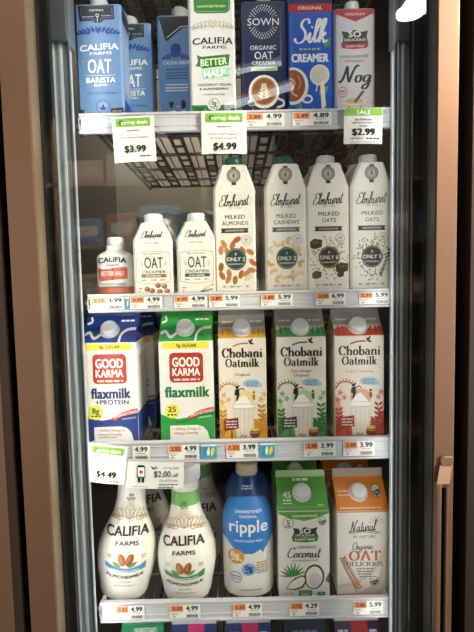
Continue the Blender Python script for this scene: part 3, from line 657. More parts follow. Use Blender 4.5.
def oatmilk(px, c, c2, c3, sub, subcol, signcol, name):
    root, art, rart, sart, lab, rl, D = gable_carton('oat_milk_carton', px, 3, 0, 50 if px > 250 else 48.5, 105, .08, '#eee4d4', '#d9cfc0', white_cap, 22, 8, '#8e8880', 0, .36, 0)
    a = art((-100, 100, 100, -100, 100, 518)); k_ = '#26221f'
    a.line([(-38, 132), (-10, 122), (26, 120)], 6, c2, 2); a.leaf(28, 116, 26, 9, 20, k_, 3); a.leaf(38, 116, 18, 9, -70, k_, 3); a.leaf(38, 116, 16, 8, -140, k_, 3)
    a.serif('Chobani', 0, 158, 170, 39, k_, .075); a.serif('Oatmilk', 0, 199, 144, 35, k_, .075)
    for q, (t, w, y) in enumerate(sub): a.serif(t, 0, y, w, 12, subcol, .03)
    # printed plants, glow and meadow
    a.poly([(-100, 330), (-82, 360), (-70, 420), (-40, 450), (0, 440), (40, 452), (70, 430), (88, 390), (100, 370), (100, 518), (-100, 518)], c3, 1)
    a.poly([(-100, 455), (-60, 470), (0, 462), (60, 474), (100, 452), (100, 518), (-100, 518)], c, 2)
    a.oval(5, 350, 44, 36, c3, 1.5); a.oval(38, 284, 38, 17, '#a8cbd8', 2); a.oval(60, 292, 24, 10, '#a8cbd8', 2)
    for y in (278, 286, 293): a.bars(40, y, 50, 4, '#5f8fa6', 3)
    a.ring(-58, 320, 42, 38, 5, c2, 2, 190, 330)
    for q in range(9):
        t = math.radians(190+q*17); a.leaf(-58+42*math.cos(t), 320+38*math.sin(t), 11, 5, math.degrees(t), c2, 3)
    # glass of oat milk
    a.poly([(-46, 378), (52, 378), (34, 508), (-28, 508)], '#e4dac8', 3); a.oval(3, 378, 49, 11, '#fbf8f2', 3.5); a.poly([(-36, 374), (-14, 340), (4, 330), (20, 346), (42, 374)], '#fbf8f2', 3.2)
    a.ring(3, 378, 49, 11, 2, '#b9b2a8', 4.6)
    for x in (-20, -4, 12, 27): a.line([(x*1.3, 395), (x*.95, 500)], 4, '#f0e9dc', 4.6)
    a.line([(-14, 508), (-6, 498), (4, 506), (14, 498)], 3, k_, 4.8)
    # small printed figures
    a.oval(-24, 300, 7, 6, k_, 3); a.poly([(-32, 308), (-16, 306), (-14, 332), (-24, 356), (-30, 354), (-26, 334), (-36, 330)], k_, 3); a.line([(-22, 314), (-2, 304), (6, 312)], 4, k_, 3); a.oval(-18, 294, 6, 4, '#b23a34', 3)
    a.oval(46, 322, 6, 6, c2, 3); a.poly([(40, 330), (52, 330), (52, 352), (42, 352)], c2, 3)
    for (x, y, L) in ((78, 515, 130), (92, 515, 95), (62, 515, 70), (-86, 515, 110), (-94, 515, 70)):
        a.line([(x, y), (x+2, y-L*.5), (x-2, y-L)], 3, c2, 4)
        for q in range(6):
            yy = y-L*.25-L*.75*q/5; a.leaf(x, yy, 24, 11, -40, c2, 4.2); a.leaf(x, yy, 24, 11, -140, c2, 4.4)
    for (x, y) in ((-80, 330), (-88, 360), (-62, 350), (78, 350), (90, 330)): 
        for q in range(5): a.leaf(x, y, 15, 5, q*72, c, 3)
    a.line([(-50, 478), (-50, 515)], 5, signcol, 5); a.poly([(-82, 432), (-22, 424), (-20, 470), (-80, 480)], signcol, 5)
    for q in range(3): a.bars(-51, 440+q*12, 46, 5, '#ecd9d2', 6)
    a.oval(48, 492, 22, 20, '#7a3d28', 5); a.oval(48, 476, 19, 7, '#e8c460', 6); a.rect(30, 486, 66, 491, '#c89a50', 6)
    t = rart((-100, 100, 45, -100, 100, 100))
    t.rect(-100, 45, 100, 74, '#9a938a'); t.bars(-62, 62, 50, 4, '#e6e0d6', 3); t.bars(62, 62, 50, 4, '#e6e0d6', 3)
    t.poly([(-100, 84), (-60, 78), (-20, 86), (20, 78), (60, 86), (100, 76), (100, 100), (-100, 100)], c, 1)
    for q in range(16): t.leaf(-96+q*13, 98, 26 if q % 2 else 19, 9, -90+(q % 3-1)*25, c2 if q % 2 else c, 2)
    t.oval(60, 68, 20, 5, '#9aa0a6', 3)
    s = sart((0, 100, 0, 0, 100, 100)); s.rect(0, 60, 100, 100, c); s.rect(0, 0, 100, 3, c)
    for q in range(10): s.bars(50, 10+q*4.4, 70, 1, '#6d655c', 2, seed=q)
    lab.build('label', root); rl.build('gable_top', root); sl_ = root_side[root.name]; sl_.v and sl_.build('side_print', root)
    tag(root, name, 'carton', 'illustrated oat milk cartons'); return root
r = oatmilk(243.8, '#e0aa3c', '#c98a22', '#f3d98e', [('Original', 66, 246)], '#4a3a2c', '#7e2c34', 'yellow illustrated oat milk carton with red-brown sign on its label'); stock(r, 1, .084, 'yellow illustrated oat milk carton', 'illustrated oat milk cartons')
r = oatmilk(302.2, '#4f9a52', '#2c6e3c', '#b5d6a8', [('Zero Sugar', 86, 236), ('Original', 64, 254)], '#2f4a34', '#2a4a34', 'green illustrated oat milk carton between yellow and red ones'); stock(r, 1, .084, 'green illustrated oat milk carton', 'illustrated oat milk cartons')
r = oatmilk(359.5, '#cf4c36', '#a83426', '#eaa890', [('Extra Creamy', 108, 242)], '#b03a34', '#9c2f30', 'red illustrated oat milk carton at the end of its row'); stock(r, 1, .084, 'red illustrated oat milk carton', 'illustrated oat milk cartons')

# ================================================================== FOURTH SHELF
bottle_m = mat('cream_bottle', '#efebe2', .25, var=.02, sss=.2)
def carafe(px, Yf, tilt, rz, banner, btxt, neckcol, shift=0, small='35', dy=0):
    prof = [(0, 20.5), (1.5, 23.5), (6, 25), (18, 27), (32, 29.6), (46, 30.2), (58, 28.5), (72, 23.5), (86, 18), (100, 15), (112, 14.3), (127, 14)]
    bandm = P(neckcol); root, art, lab, (k, rad) = loft_bottle('almond_milk_bottle', px, 4, Yf, prof, bottle_m, 1.0, 2.3, None if neckcol == '#efebe2' else (lambda h: bandm if 100 < h < 117 else bottle_m), tilt, rz)
    H = 127*4.16; a = art((-125.6, 125.6, 490-H-dy, -125.6, 125.6, 490-dy)); k_ = '#2f2c29'; gd = '#b79a68'; s = shift
    a.text(small, s, 98, 20, 11, k_); a.bars(s, 112, 40, 5, '#6a665f'); a.bars(s, 120, 30, 4, '#6a665f')
    for q in range(13):
        t = math.radians(-90+(q-6)*13); a.line([(s+22*math.cos(t), 175+22*math.sin(t)), (s+48*math.cos(t), 175+50*math.sin(t))], 1.6, gd, 1)
    a.flourish(s, 186, 160, 66, gd, False)
    a.text('CALIFIA', s-4, 250, 178, 35, k_, bold=.02, bend=8, rot=-2); a.text('FARMS', s, 294, 98, 17, k_, rot=-2, bend=3)
    a.leaf(s-20, 392, 46, 17, -150, '#5f9a4a', 1); a.leaf(s+10, 392, 46, 17, -30, '#5f9a4a', 1)
    a.oval(s-18, 360, 27, 15, '#a8663a', 2, 70); a.oval(s+16, 360, 27, 15, '#94552c', 2, 110); a.oval(s-22, 357, 18, 7, '#c08552', 3.4, 70); a.oval(s+12, 357, 18, 7, '#b3764a', 3.4, 110)
    a.poly([(s-88, 372), (s-70, 380), (s-30, 394), (s+10, 398), (s+55, 388), (s+86, 370), (s+80, 392), (s+84, 402), (s+40, 412), (s, 414), (s-45, 408), (s-84, 392), (s-78, 384)], banner, 3)
    a.text(btxt, s, 405, 118, 9, '#f3f1ea', 4.5, bend=-9); a.text('ALMONDMILK', s, 432, 160, 15, k_, bend=-14)
    for sx in (-70, 72): a.bars(s+sx, 343, 20, 4, '#8a857c'); a.bars(s+sx, 352, 16, 4, '#8a857c')
    a.text('0g SUGAR', s, 462, 52, 8, '#5f9a4a'); a.bars(s, 482, 90, 4, '#9b968c')
    lab.build('label', root); cp = screw_cap(16.5*k, 17*k, white_cap).build('cap', root); cp.location = (0, 0, 127*k); return root
r = carafe(125, -.02, .105, .12, '#3f8fb8', 'UNSWEETENED VANILLA', '#efebe2', 4, '45', -77)
r.location.z += .005
tag(r, 'leaning cream almond milk bottle with blue banner, under the hanging signs', 'bottle', 'curvy almond milk bottles')
stock(r, 1, .125, 'cream almond milk bottle with blue banner', 'curvy almond milk bottles', 'bottle', dx=.018)
r = carafe(188.3, -.02, 0, 0, '#3f8f4c', 'UNSWEETENED', '#7dbb68', dy=-47)
tag(r, 'upright cream almond milk bottle with green banner and green neck band', 'bottle', 'curvy almond milk bottles')
stock(r, 1, .125, 'cream almond milk bottle with green banner', 'curvy almond milk bottles', 'bottle', dx=.018)

# blue and white pea milk bottle
prof = [(0, 22), (1.5, 24.6), (6, 25.8), (40, 26.2), (72, 26.2), (86, 24.6), (98, 19.5), (106, 14.5), (114, 11), (122, 9.8), (126, 9.8)]
blue = P('#1f62b4', .3); dkblue = P('#173f78', .3)
root, art, lab, (k, rad) = loft_bottle('pea_milk_bottle', 248.8, 4, 0, prof, bottle_m, .95, 2.3, lambda h: dkblue if h > 92 else blue if h > 58 else bottle_m)
H = 126*4.07; a = art((-106.6, 106.6, 599-H, -106.6, 106.6, 599)); w_ = '#eef2f6'
a.poly([(-104, 200), (-80, 185), (-40, 172), (0, 168), (40, 172), (80, 185), (104, 200), (104, 300), (96, 345), (80, 372), (72, 378), (60, 400), (52, 382), (20, 398), (-20, 398), (-60, 380), (-92, 345), (-104, 300)], '#2c7fcf', 2)
a.bars(0, 130, 40, 6, '#bcd2ea'); a.bars(0, 140, 50, 5, '#bcd2ea'); a.text('UNSWEETENED', 2, 222, 110, 11, w_); a.text('ORIGINAL', 2, 240, 74, 10, w_)
a.text('ripple', 2, 280, 158, 50, w_, bold=.013); a.text('PLANT-BASED MILK', 2, 342, 116, 9, w_)
a.oval(-52, 412, 34, 33, '#d69c2c', 3); a.text('8g', -56, 404, 34, 24, '#fbf3e0', 5, bold=.02); a.bars(-50, 426, 44, 7, '#fbf3e0', 5)
a.oval(0, 467, 29, 28, '#86aede', 3); a.text('0g', 0, 460, 30, 22, '#1d4388', 5, bold=.03); a.bars(0, 481, 34, 6, '#1d4388', 5)
a.ring(-54, 505, 25, 25, 3, '#5f86c0', 3); a.bars(-54, 500, 34, 5, '#5f86c0', 4); a.bars(-54, 511, 30, 5, '#5f86c0', 4)
for q in range(5): a.bars(58, 440+q*11, 50, 5, '#c08a5a' if q < 3 else '#7d95bc', 3)
a.bars(10, 560, 90, 4, '#8a8a8a')
lab.build('label', root); cp = screw_cap(11.5*k, 11*k, mat('tan_plastic', '#b9a68e', .4)).build('cap', root); cp.location = (0, 0, 126*k)
tag(root, 'blue and white plastic milk bottle with a tan cap', 'bottle', 'blue and white pea milk bottles')
stock(root, 1, .105, 'blue and white plastic milk bottle with tan cap', 'blue and white pea milk bottles', 'bottle', dx=.003)

# coconut carton
root, art, rart, sart, lab, rl, D = gable_carton('coconut_milk_carton', 304.5, 4, 0, 53.5, 94, .095, '#ebe7e0', '#56a03c', white_cap, 26, 7, '#b9d2a4', 0, .52, 0)
a = art((45, 268, 208, 55, 268, 570)); g = '#56a03c'; dk = '#23302a'
a.poly([(40, 205), (272, 205), (266, 216), (215, 236), (160, 247), (100, 236), (48, 216)], g); a.text('unsweetened', 160, 224, 104, 12, '#eef4e8', 3)
a.ring(90, 254, 24, 22, 2.5, dk, 2); a.text('5', 90, 252, 14, 20, dk); a.bars(90, 268, 24, 4, dk, 3); usda(a, 238, 248, 18)
a.poly([(110, 275), (140, 280), (163, 272), (188, 280), (218, 273), (211, 292), (219, 312), (108, 314), (116, 293)], dk, 1); a.text('SO', 163, 289, 48, 20, '#f0eee8', bold=.02); a.text('DELICIOUS', 163, 306, 84, 8, '#f0eee8')
a.poly([(104, 309), (163, 315), (222, 308), (216, 332), (163, 337), (110, 332)], '#3f7f38', 2); a.text('DAIRY FREE', 163, 324, 86, 9, '#eef4e8', 4.5)
a.text('ORGANIC', 172, 357, 88, 12, dk, bold=0); a.script('Coconut', 160, 378, 146, 42, dk, .04, .15); a.text('unsweetened', 163, 411, 106, 10, '#4d524e', bold=0)
for cx, cy, n, a0 in ((112, 480, 9, -175), (250, 500, 5, -60)):
    for q in range(n): a.leaf(cx, cy, 62, 9, a0+q*19, '#2e7a3c' if q % 2 else '#49a050', 1)
a.oval(203, 482, 43, 53, '#5a3a28', 2, 5); a.oval(202, 484, 36, 46, '#f0ede6', 3, 5); a.oval(206, 496, 26, 30, '#d9d5cc', 4, 5)
a.poly([(82, 530), (98, 505), (120, 485), (150, 474), (168, 480), (170, 505), (155, 528), (120, 538)], '#5a3a28', 4); a.poly([(86, 528), (100, 508), (124, 490), (150, 480), (162, 486), (162, 504), (148, 522), (118, 532)], '#f2efe9', 5)
a.rect(136, 538, 194, 570, g, 2); a.text('32 FL OZ', 165, 556, 34, 8, '#eef4e8', 3); a.rect(216, 546, 248, 562, '#3a7f9a', 2); a.leaf(222, 556, 20, 8, -20, '#7fbf5a', 3); a.bars(95, 552, 40, 10, '#cfcac0')
t = rart((45, 268, 85, 45, 268, 210)); w_ = '#f0f2ea'
t.text('45', 88, 152, 34, 22, w_, bold=.02); t.bars(88, 172, 34, 6, w_); t.bars(88, 183, 40, 4, w_); t.bars(155, 96, 70, 9, w_)
t.line([(50, 196), (260, 196)], 2, '#8cc472', 2); t.bars(235, 190, 26, 4, w_)
lab.build('label', root); rl.build('gable_top', root); sl_ = root_side[root.name]; sl_.v and sl_.build('side_print', root)
tag(root, 'white and green coconut milk carton between the blue bottle and orange carton', 'carton', 'green and white coconut milk cartons')
stock(root, 1, .102, 'green and white coconut milk carton', 'green and white coconut milk cartons')

# orange oat carton
root, art, rart, sart, lab, rl, D = gable_carton('oat_drink_carton', 363.5, 4, 0, 54.5, 93, .095, '#dedad2', '#e58324', white_cap, 26, 9, '#b5a692', -2, .52, 0)
a = art((48, 272, 208, 50, 264, 568)); og = '#d97822'; dk = '#3a3a34'
a.poly([(272, 300), (240, 380), (190, 450), (130, 500), (50, 520), (50, 568), (272, 568)], '#d2c6b2', 1); a.poly([(50, 530), (130, 520), (200, 470), (240, 420), (215, 500), (150, 548), (50, 556)], '#e6e0d4', 2)
a.rect(40, 556, 272, 568, og, 3); a.rect(40, 205, 276, 212, og, 3)
a.script('Natural', 158, 268, 122, 46, dk, .04, .2, -3)
for q in range(7): t_ = math.radians(-170+q*27); a.line([(212+20*math.cos(t_), 258+20*math.sin(t_)), (212+31*math.cos(t_), 258+31*math.sin(t_))], 3.5, og, 2)
a.ring(212, 258, 15, 15, 2.5, og, 2, 180, 360); a.line([(95, 296), (150, 288), (205, 292), (232, 300)], 4, '#5c7a42', 2); a.line([(100, 302), (160, 294), (220, 302)], 2.5, dk, 2)
a.text('BY NATURE', 163, 314, 94, 11, dk, bold=.004)
a.script('Organic', 157, 352, 92, 30, '#4a5c3a', .04, .2, -2); a.serif('OAT', 165, 394, 138, 42, '#c25a24', .07); a.serif('DELICIOUS', 163, 429, 150, 18, dk, .06)
for q in range(4): a.bars(165, 450+q*11, 74-q*8, 5, '#6f6a60')
for q in range(13):
    x, y = 72+q*4.6+q*q*.08, 410+q*10.5
    a.leaf(x, y, 22, 8, -60, '#b0672c', 4); a.leaf(x, y, 22, 8, -150, '#c98a48', 4.3)
a.line([(68, 400), (95, 470), (128, 545)], 3, '#8a5226', 4); usda(a, 203, 502, 20, '#27332a')
t = rart((48, 272, 105, 48, 272, 208)); usda(t, 232, 150, 21, '#27332a'); t.bars(88, 150, 60, 5, '#f3dcc0'); t.bars(84, 162, 50, 5, '#f3dcc0'); t.bars(150, 200, 180, 4, '#f3dcc0')
lab.build('label', root); rl.build('gable_top', root); sl_ = root_side[root.name]; sl_.v and sl_.build('side_print', root)
tag(root, 'white and orange organic oat milk carton with grey seal, beside the end bracket', 'carton', 'orange and white oat milk cartons')
stock(root, 1, .102, 'orange and white oat milk carton', 'orange and white oat milk cartons')

# ================================================================== FIFTH SHELF (only the tops show)
for px, wpx, c, fc, rcol, strip, lb in ((142, 47, '#1f8a62', '#1f8a62', '#1f8a62', None, 'green carton top peeking under the lowest rail, beneath the leaning bottle'),
        (195, 50, '#16306e', '#c9ccd4', '#16306e', '#c42a6e', 'navy carton top with magenta patch beneath the green-necked bottle'),
        (250.5, 50, '#16306e', '#c9ccd4', '#16306e', '#c42a6e', 'navy carton top with magenta patch beneath the blue and white bottle'),
        (308, 46, '#1b3550', '#1b3550', '#16283c', None, 'dark blue carton top beneath the coconut milk carton'),
        (362, 50, '#3a2a4e', '#cfccd2', '#3a2a4e', '#b92a34', 'purple carton top with red patch and pale seal')):
    root, art, rart, sart, lab, rl, D = gable_carton('milk_carton', px, 5, 0, wpx, 81, .09, c, rcol, white_cap, 22, 8, fc, 0, .1)
    t = rart((-100, 100, 0, -100, 100, 100))
    if strip: t.rect(-28, 0, 46, 100, strip); t.bars(-64, 30, 50, 8, '#d9dce6'); t.bars(70, 30, 36, 8, '#d9dce6')
    elif px < 200: t.text('UNSWEETENED', 14, 18, 110, 18, '#dff0e6')
    else: t.bars(0, 30, 120, 10, '#5f86a8')
    rl.build('gable_top', root); sl_ = root_side[root.name]; sl_.v and sl_.build('side_print', root); tag(root, lb, 'carton', 'cartons on the shelf below')

# ================================================================== SHELVES
rail_m = mat('white_rail', '#c9c9ce', .35, var=.02, scale=12); wire_m = mat('shelf_wire', '#8b8d92', .35, .6, var=.05); lane_m = mat('grey_lane', '#3e4044', .5)
clear_m = mat('ticket_channel', '#c9cbd2', .2, var=.02); screw_m = mat('zinc', '#a9adb2', .3, .9)
RAIL_Y = -.035
RAILS = {1: (79, 391, 110.5, 131), 2: (88, 391, 291.5, 310), 3: (89, 393, 439.5, 461.5), 4: (100, 388.5, 599.5, 620)}
RZ = {}
def shelf(n, label):
    l, rr, yt, yb = RAILS[n]
    ztop = W(236, yt, RAIL_Y).z; zbot = W(236, yb, RAIL_Y).z
    xl = W(l, yt+(236-l)*.0208, RAIL_Y).x; xr = W(rr, yt-(rr-236)*.0208, RAIL_Y).x
    RZ[n] = (xl, xr, ztop, zbot); make_shelf(n, xl, xr, ztop, zbot, label)
def make_shelf(n, xl, xr, ztop, zbot, label):
    root = empty('wire_shelf', ((xl+xr)/2, 0, DECK[n]-.003)); tag(root, label, 'shelf', 'white-railed wire shelves')
    ox, oz = (xl+xr)/2, DECK[n]-.003; hw = (xr-xl)/2; zt, zb = ztop-oz, zbot-oz; H = zt-zb
    r = MB()
    prof = [(0, 0), (-.004, .0), (-.0055, .0015), (-.0055, .004), (-.003, .005), (-.003, H*.3), (-.0042, H*.31), (-.0042, H*.36), (-.003, H*.37), (-.003, H*.72), (-.0042, H*.73), (-.0042, H*.78), (-.003, H*.79), (-.003, H-.005), (-.0055, H-.004), (-.0055, H-.001), (-.004, H), (.003, H), (.003, H-.002), (0, H-.002)]
    rs = [[(x, RAIL_Y+.003+p[0], zb+p[1]) for p in prof] for x in (-hw, hw)]
    r.rings(rs, rail_m, False); r.build('price_rail', root)
    for sg in (-1, 1):
        e = MB(); e.box(sg*hw-.002, sg*hw+.0035, RAIL_Y, RAIL_Y+.03, zb+.006, zt-.006, rail_m, .001)
        e.tube((sg*(hw+.001), RAIL_Y+.012, zb+H*.5), (sg*(hw+.009), RAIL_Y+.012, zb+H*.5), .0045, screw_m, 12); e.tube((sg*(hw+.004), RAIL_Y+.012, zb+H*.2), (sg*(hw+.004), RAIL_Y+.03, zb+H*.2), .003, screw_m, 8)
        e.build('end_bracket', root)
    if n:
        for a0, a1 in ((.25, .36), (.47, .53), (.62, .68), (.78, .83)):
            c = MB(); c.box(-hw+2*hw*a0, -hw+2*hw*a1, RAIL_Y-.0006, RAIL_Y+.0002, zb+H*.14, zt-H*.14, clear_m, .0003); c.build('clear_ticket_strip', root)
    w = MB(); m = wire_m; D = .60
    N = int(2*hw/.02)
    for k in range(N+1):
        x = -hw+.006+(2*hw-.012)*k/N; w.tube((x, RAIL_Y+.012, -.0015), (x, D, -.0015), .0016, m, 6)
    for y in (RAIL_Y+.015, .10, .24, .38, .50, D): w.tube((-hw, y, -.0068), (hw, y, -.0068), .0038, m, 8)
    for x in (-hw+.004, hw-.004): w.tube((x, RAIL_Y+.02, -.012), (x, D, -.012), .004, m, 8)
    w.build('wire_deck', root)
    if n in (1, 0):
        g = MB()
        for k in range(9):
            x = -hw+.03+(2*hw-.06)*k/8
            for q in range(2):
                g.box(x-.014+q*.022, x-.008+q*.022, .07, .57, -.0145, -.0112, lane_m)
            for q in range(9): g.box(x-.014, x+.014, .08+q*.057, .092+q*.057, -.0165, -.0146, lane_m)
        g.build('lane_guides', root)
shelf(1, 'top wire shelf with white price rail holding the blue cartons')
shelf(2, 'wire shelf with white price rail holding tall white nut milk cartons')
shelf(3, 'wire shelf with white price rail holding flax and illustrated oat cartons')
shelf(4, 'wire shelf with white price rail holding the curvy bottles')
make_shelf(5, -.23, .25, DECK[5]+.002, DECK[5]-.033, 'lowest wire shelf, mostly out of view, below the curvy bottles')
make_shelf(0, -.27, .3, DECK[0]+.002, DECK[0]-.033, 'wire shelf overhead, seen from beneath above the blue cartons')

# ================================================================== PRICE TAGS AND SIGNS
TY = RAIL_Y - .0021
paper = mat('ticket_paper', '#f0eee9', .5, var=.02)
def ticket(n, x0, x1, orange_t, price, label, split=.46, icon=False):
    xl, xr, zt, zb = RZ[n]; k = MPP(TY); cx = W((x0+x1)/2, 279, TY).x - 0
    # account for the slight roll so the ticket sits where the photograph has it
    py = {1: 120.5, 2: 301, 3: 450.5, 4: 610}[n]; cx = W((x0+x1)/2, py, TY).x
    w = (x1-x0)*k; H = (zt-zb)*.66; zc_ = (zt+zb)/2
    mb = MB(); mb.box(-w/2, w/2, 0, .0006, -H/2, H/2, P('#4fa8d8') if icon else paper, .0001)
    a = Art(mb, (0, 100, 0, 0, 100, 60), w, H, lambda x, z, o: (x, -o*.8, z-H/2)); k_ = '#2b2b2e'
    if icon:
        a.poly([(10, 8), (90, 8), (90, 52), (10, 52)], '#3c94c4', 1); a.leaf(20, 22, 60, 26, 30, '#3fa04a', 2); a.leaf(84, 12, 46, 24, 120, '#e8d84a', 2); a.leaf(42, 50, 40, 20, -80, '#f0f0e8', 2); a.rect(0, 0, 100, 8, '#e8eef2', 2)
    else:
        s = split*100
        if orange_t:
            a.rect(2, 2, s-2, 30, '#e8935a', 1); a.text(orange_t, s*.52, 16, s*.62, 15, '#5a2a18', bold=.02)
            a.bars(s*.35, 36, s*.5, 3, '#8a8a8a'); a.bars(s*.35, 43, s*.4, 3, '#8a8a8a'); a.bars(s*.3, 52, s*.2, 6, '#c98a6a')
        a.text(price, s+(100-s)*.5, 15, (100-s)*.72, 19, k_, bold=.025)
        R = random.Random(x0); x = s+(100-s)*.16
        a.bars(s+(100-s)*.5, 32, (100-s)*.5, 3, '#9a9a9a')
        while x < s+(100-s)*.86:
            b = R.uniform(.6, 1.8); a.rect(x, 42, x+b, 56, k_, 2); x += b+R.uniform(.7, 1.6)
    o = mb.build('price_tag' if not icon else 'shelf_sticker', None); o.location = (cx, TY, zc_); tag(o, label, 'price tag' if not icon else 'sticker', 'price tags on the shelf rails' if not icon else None)
T = [(1, 246, 284, '2.84', '4.99', 'price tag reading 4.99 under the navy latte carton'), (1, 293, 331, '2.49', '4.89', 'price tag reading 4.89 under the blue carton with red band'),
 (2, 91, 124, '3.79', '3.99', 'price tag reading 3.99 under the small squat creamer bottle'), (2, 130, 162, '4.99', '4.99', 'price tag reading 4.99 under the hazelnut creamer carton'),
 (2, 174, 207, '4.99', '4.99', 'price tag reading 4.99 under the green-striped creamer carton'), (2, 209, 240, '5.89', '5.99', 'price tag reading 5.99 under the milked almonds carton'),
 (2, 261, 293, '3.89', '5.99', 'price tag reading 5.99 under the milked cashews carton'), (2, 316, 346, '3.59', '6.99', 'price tag reading 6.99 under the chocolate chunk oats carton'),
 (2, 359, 390, '5.99', '5.99', 'price tag reading 5.99 under the plain oats carton'),
 (3, 168, 199, '2.50', '4.99', 'price tag reading 4.99 under the green flax milk carton'), (3, 132, 150, None, '4.99', 'price tag reading 4.99 beside the hanging 4.49 sign'),
 (3, 226, 258, '1.23', '3.99', 'price tag reading 3.99 under the yellow oat milk carton'), (3, 304, 336, '2.49', '3.99', 'price tag reading 3.99 under the green oat milk carton'),
 (3, 343, 375, '2.49', '3.99', 'price tag reading 3.99 under the red oat milk carton'),
 (4, 115, 145, '3.33', '4.99', 'price tag reading 4.99 under the leaning almond milk bottle'), (4, 169, 201, '3.33', '4.99', 'price tag reading 4.99 under the upright almond milk bottle'),
 (4, 232, 263, '3.33', '4.99', 'price tag reading 4.99 under the blue and white bottle'), (4, 289, 320, '2.15', '4.29', 'price tag reading 4.29 under the coconut milk carton'),
 (4, 353, 384, '3.66', '5.99', 'price tag reading 5.99 under the orange oat milk carton')]
for n, x0, x1, o_, p_, lb in T: ticket(n, x0, x1, o_, p_, lb, split=.46 if o_ else .02)
ticket(3, 201, 217, None, None, 'blue sticker with green leaf under the green flax milk carton', icon=True)
ticket(3, 260, 275, None, None, 'blue sticker with green leaf beside the 1.23 and 3.99 tag', icon=True)
ticket(2, 125.5, 129, None, None, 'narrow blue sticker beside the 3.99 tag of the squat bottle', icon=True)

def sign(cx, cy, w, h, Y, rot, draw, label, curl=.004):
    k = MPP(Y); Wm, Hm = w*k, h*k; p = W(cx, cy, Y); mb = MB(); N = 28
    def cv(x, z): return -curl*math.cos(x/Wm*PI)*(1-z/Hm)*.8
    for side, off in ((0, 0), (1, .0005)):
        vs = [(-Wm/2+Wm*i/N, off+cv(-Wm/2+Wm*i/N, Hm*j/4), -Hm+Hm*j/4) for j in range(5) for i in range(N+1)]
        fs = [(j*(N+1)+i, j*(N+1)+i+1, (j+1)*(N+1)+i+1, (j+1)*(N+1)+i) for j in range(4) for i in range(N)]
        mb.add(vs, fs if not side else [f[::-1] for f in fs], paper)
    a = Art(mb, (0, 100, 0, 0, 100, 100*h/w), Wm, Hm, lambda x, z, o: (x, cv(x, z)-o*1.5-.0008, z-Hm), True); a.curved = True; a.rough = .95
    draw(a, 100*h/w)
    o = mb.build('shelf_sign'); p = W(cx, cy-h/2, Y); o.location = p; o.rotation_euler = (0, math.radians(rot), 0); tag(o, label, 'sign', 'paper signs hanging from the rails'); return o
def deal(price, l1, l2=None):
    def f(a, H):
        g = '#7fb84a'; k_ = '#2c2c2e'
        a.rect(9, 5, 91, 24, g); a.text('co+op deals', 53, 15, 62, 9, '#f4f7ee', bold=.02); a.oval(22, 15, 6, 6, '#3f7a3a', 2)
        a.bars(50, 34, 30, 2.5, '#8a8a8a'); a.text(l1, 50, 50, 68, 5, '#77777a', bold=0)
        if l2: a.text(l2, 50, 59, 60, 5, '#77777a', bold=0)
        a.text(price, 52, 77, 50, 15, k_, bold=.025); a.bars(24, 93, 14, 2, '#999999'); a.bars(76, 94, 26, 3, '#55555a')
    return f
sign(132.5, 138, 41, 44, -.042, -2, deal('$3.99', 'Barista Blend Oatmilk'), 'white paper sign with green strip reading $3.99')
sign(224, 131.5, 44, 41, -.042, 1, deal('$4.99', 'Better Half Coconut', '& Almondmilk'), 'white paper sign with green strip reading $4.99')
sign(108.5, 465, 39.5, 40, -.052, 7.5, deal('$4.49', 'Unsweetened Flaxmilk'), 'white paper sign with green strip reading $4.49')
def sale(a, H):
    a.rect(2, 2, 98, 20, '#8cbf4e'); a.text('SALE', 50, 12, 36, 11, '#f4f7ee'); a.text('So Delicious', 50, 30, 42, 6, '#2c2c2e', bold=.02)
    a.bars(50, 39, 56, 3, '#8a8a8a'); a.bars(50, 47, 24, 3, '#8a8a8a'); a.text('$2.99', 50, 62, 58, 16, '#2c2c2e', bold=.03); a.bars(32, 79, 30, 3, '#77777a'); a.bars(74, 79, 34, 3.5, '#3a3a3e'); a.bars(50, 88, 70, 2, '#8a8a8a')
sign(363.5, 125, 37.5, 34.5, -.042, 1, sale, 'white paper sign headed SALE reading $2.99')
def off(a, H):
    a.rrect(21, 10, 34, 17, 3, '#2c2c2e'); a.rect(22, 14, 33, 30, '#f8f8f4', 2); a.line([(21, 14), (21, 32)], 1.2, '#2c2c2e', 3); a.line([(34, 14), (34, 32)], 1.2, '#2c2c2e', 3)
    a.oval(27.5, 22, 3.4, 3, '#c8604a', 3); a.rect(22, 32, 26, 40, '#2c2c2e', 2); a.rect(29, 32, 33, 40, '#2c2c2e', 2); a.line([(21, 31), (34, 31)], 2, '#3f7a3a', 3)
    a.line([(44, 12), (50, 16), (56, 14)], 1.5, '#55555a', 2); a.line([(46, 16), (54, 12)], 1.5, '#55555a', 2)
    a.text('co+op deals', 79, 14, 27, 4, '#3f7a3a', bold=.02); a.text('$2.00', 64, 25, 28, 10, '#2c2c2e', bold=.005); a.text('off', 86, 27, 10, 6, '#2c2c2e', bold=0, shear=.2)
    a.text('Good Karma', 74, 36, 30, 4, '#2c2c2e', bold=.02); a.bars(74, 43, 32, 2, '#77777a'); a.bars(70, 48, 26, 2, '#77777a'); a.bars(26, 47, 30, 1.2, '#aaaaaa'); a.rect(0, 0, 100, 3.5, '#c4c5c8', 1)
sign(154.5, 474.5, 60, 30.5, -.05, 2, off, 'wide white coupon card reading $2.00 off, below the flax cartons')

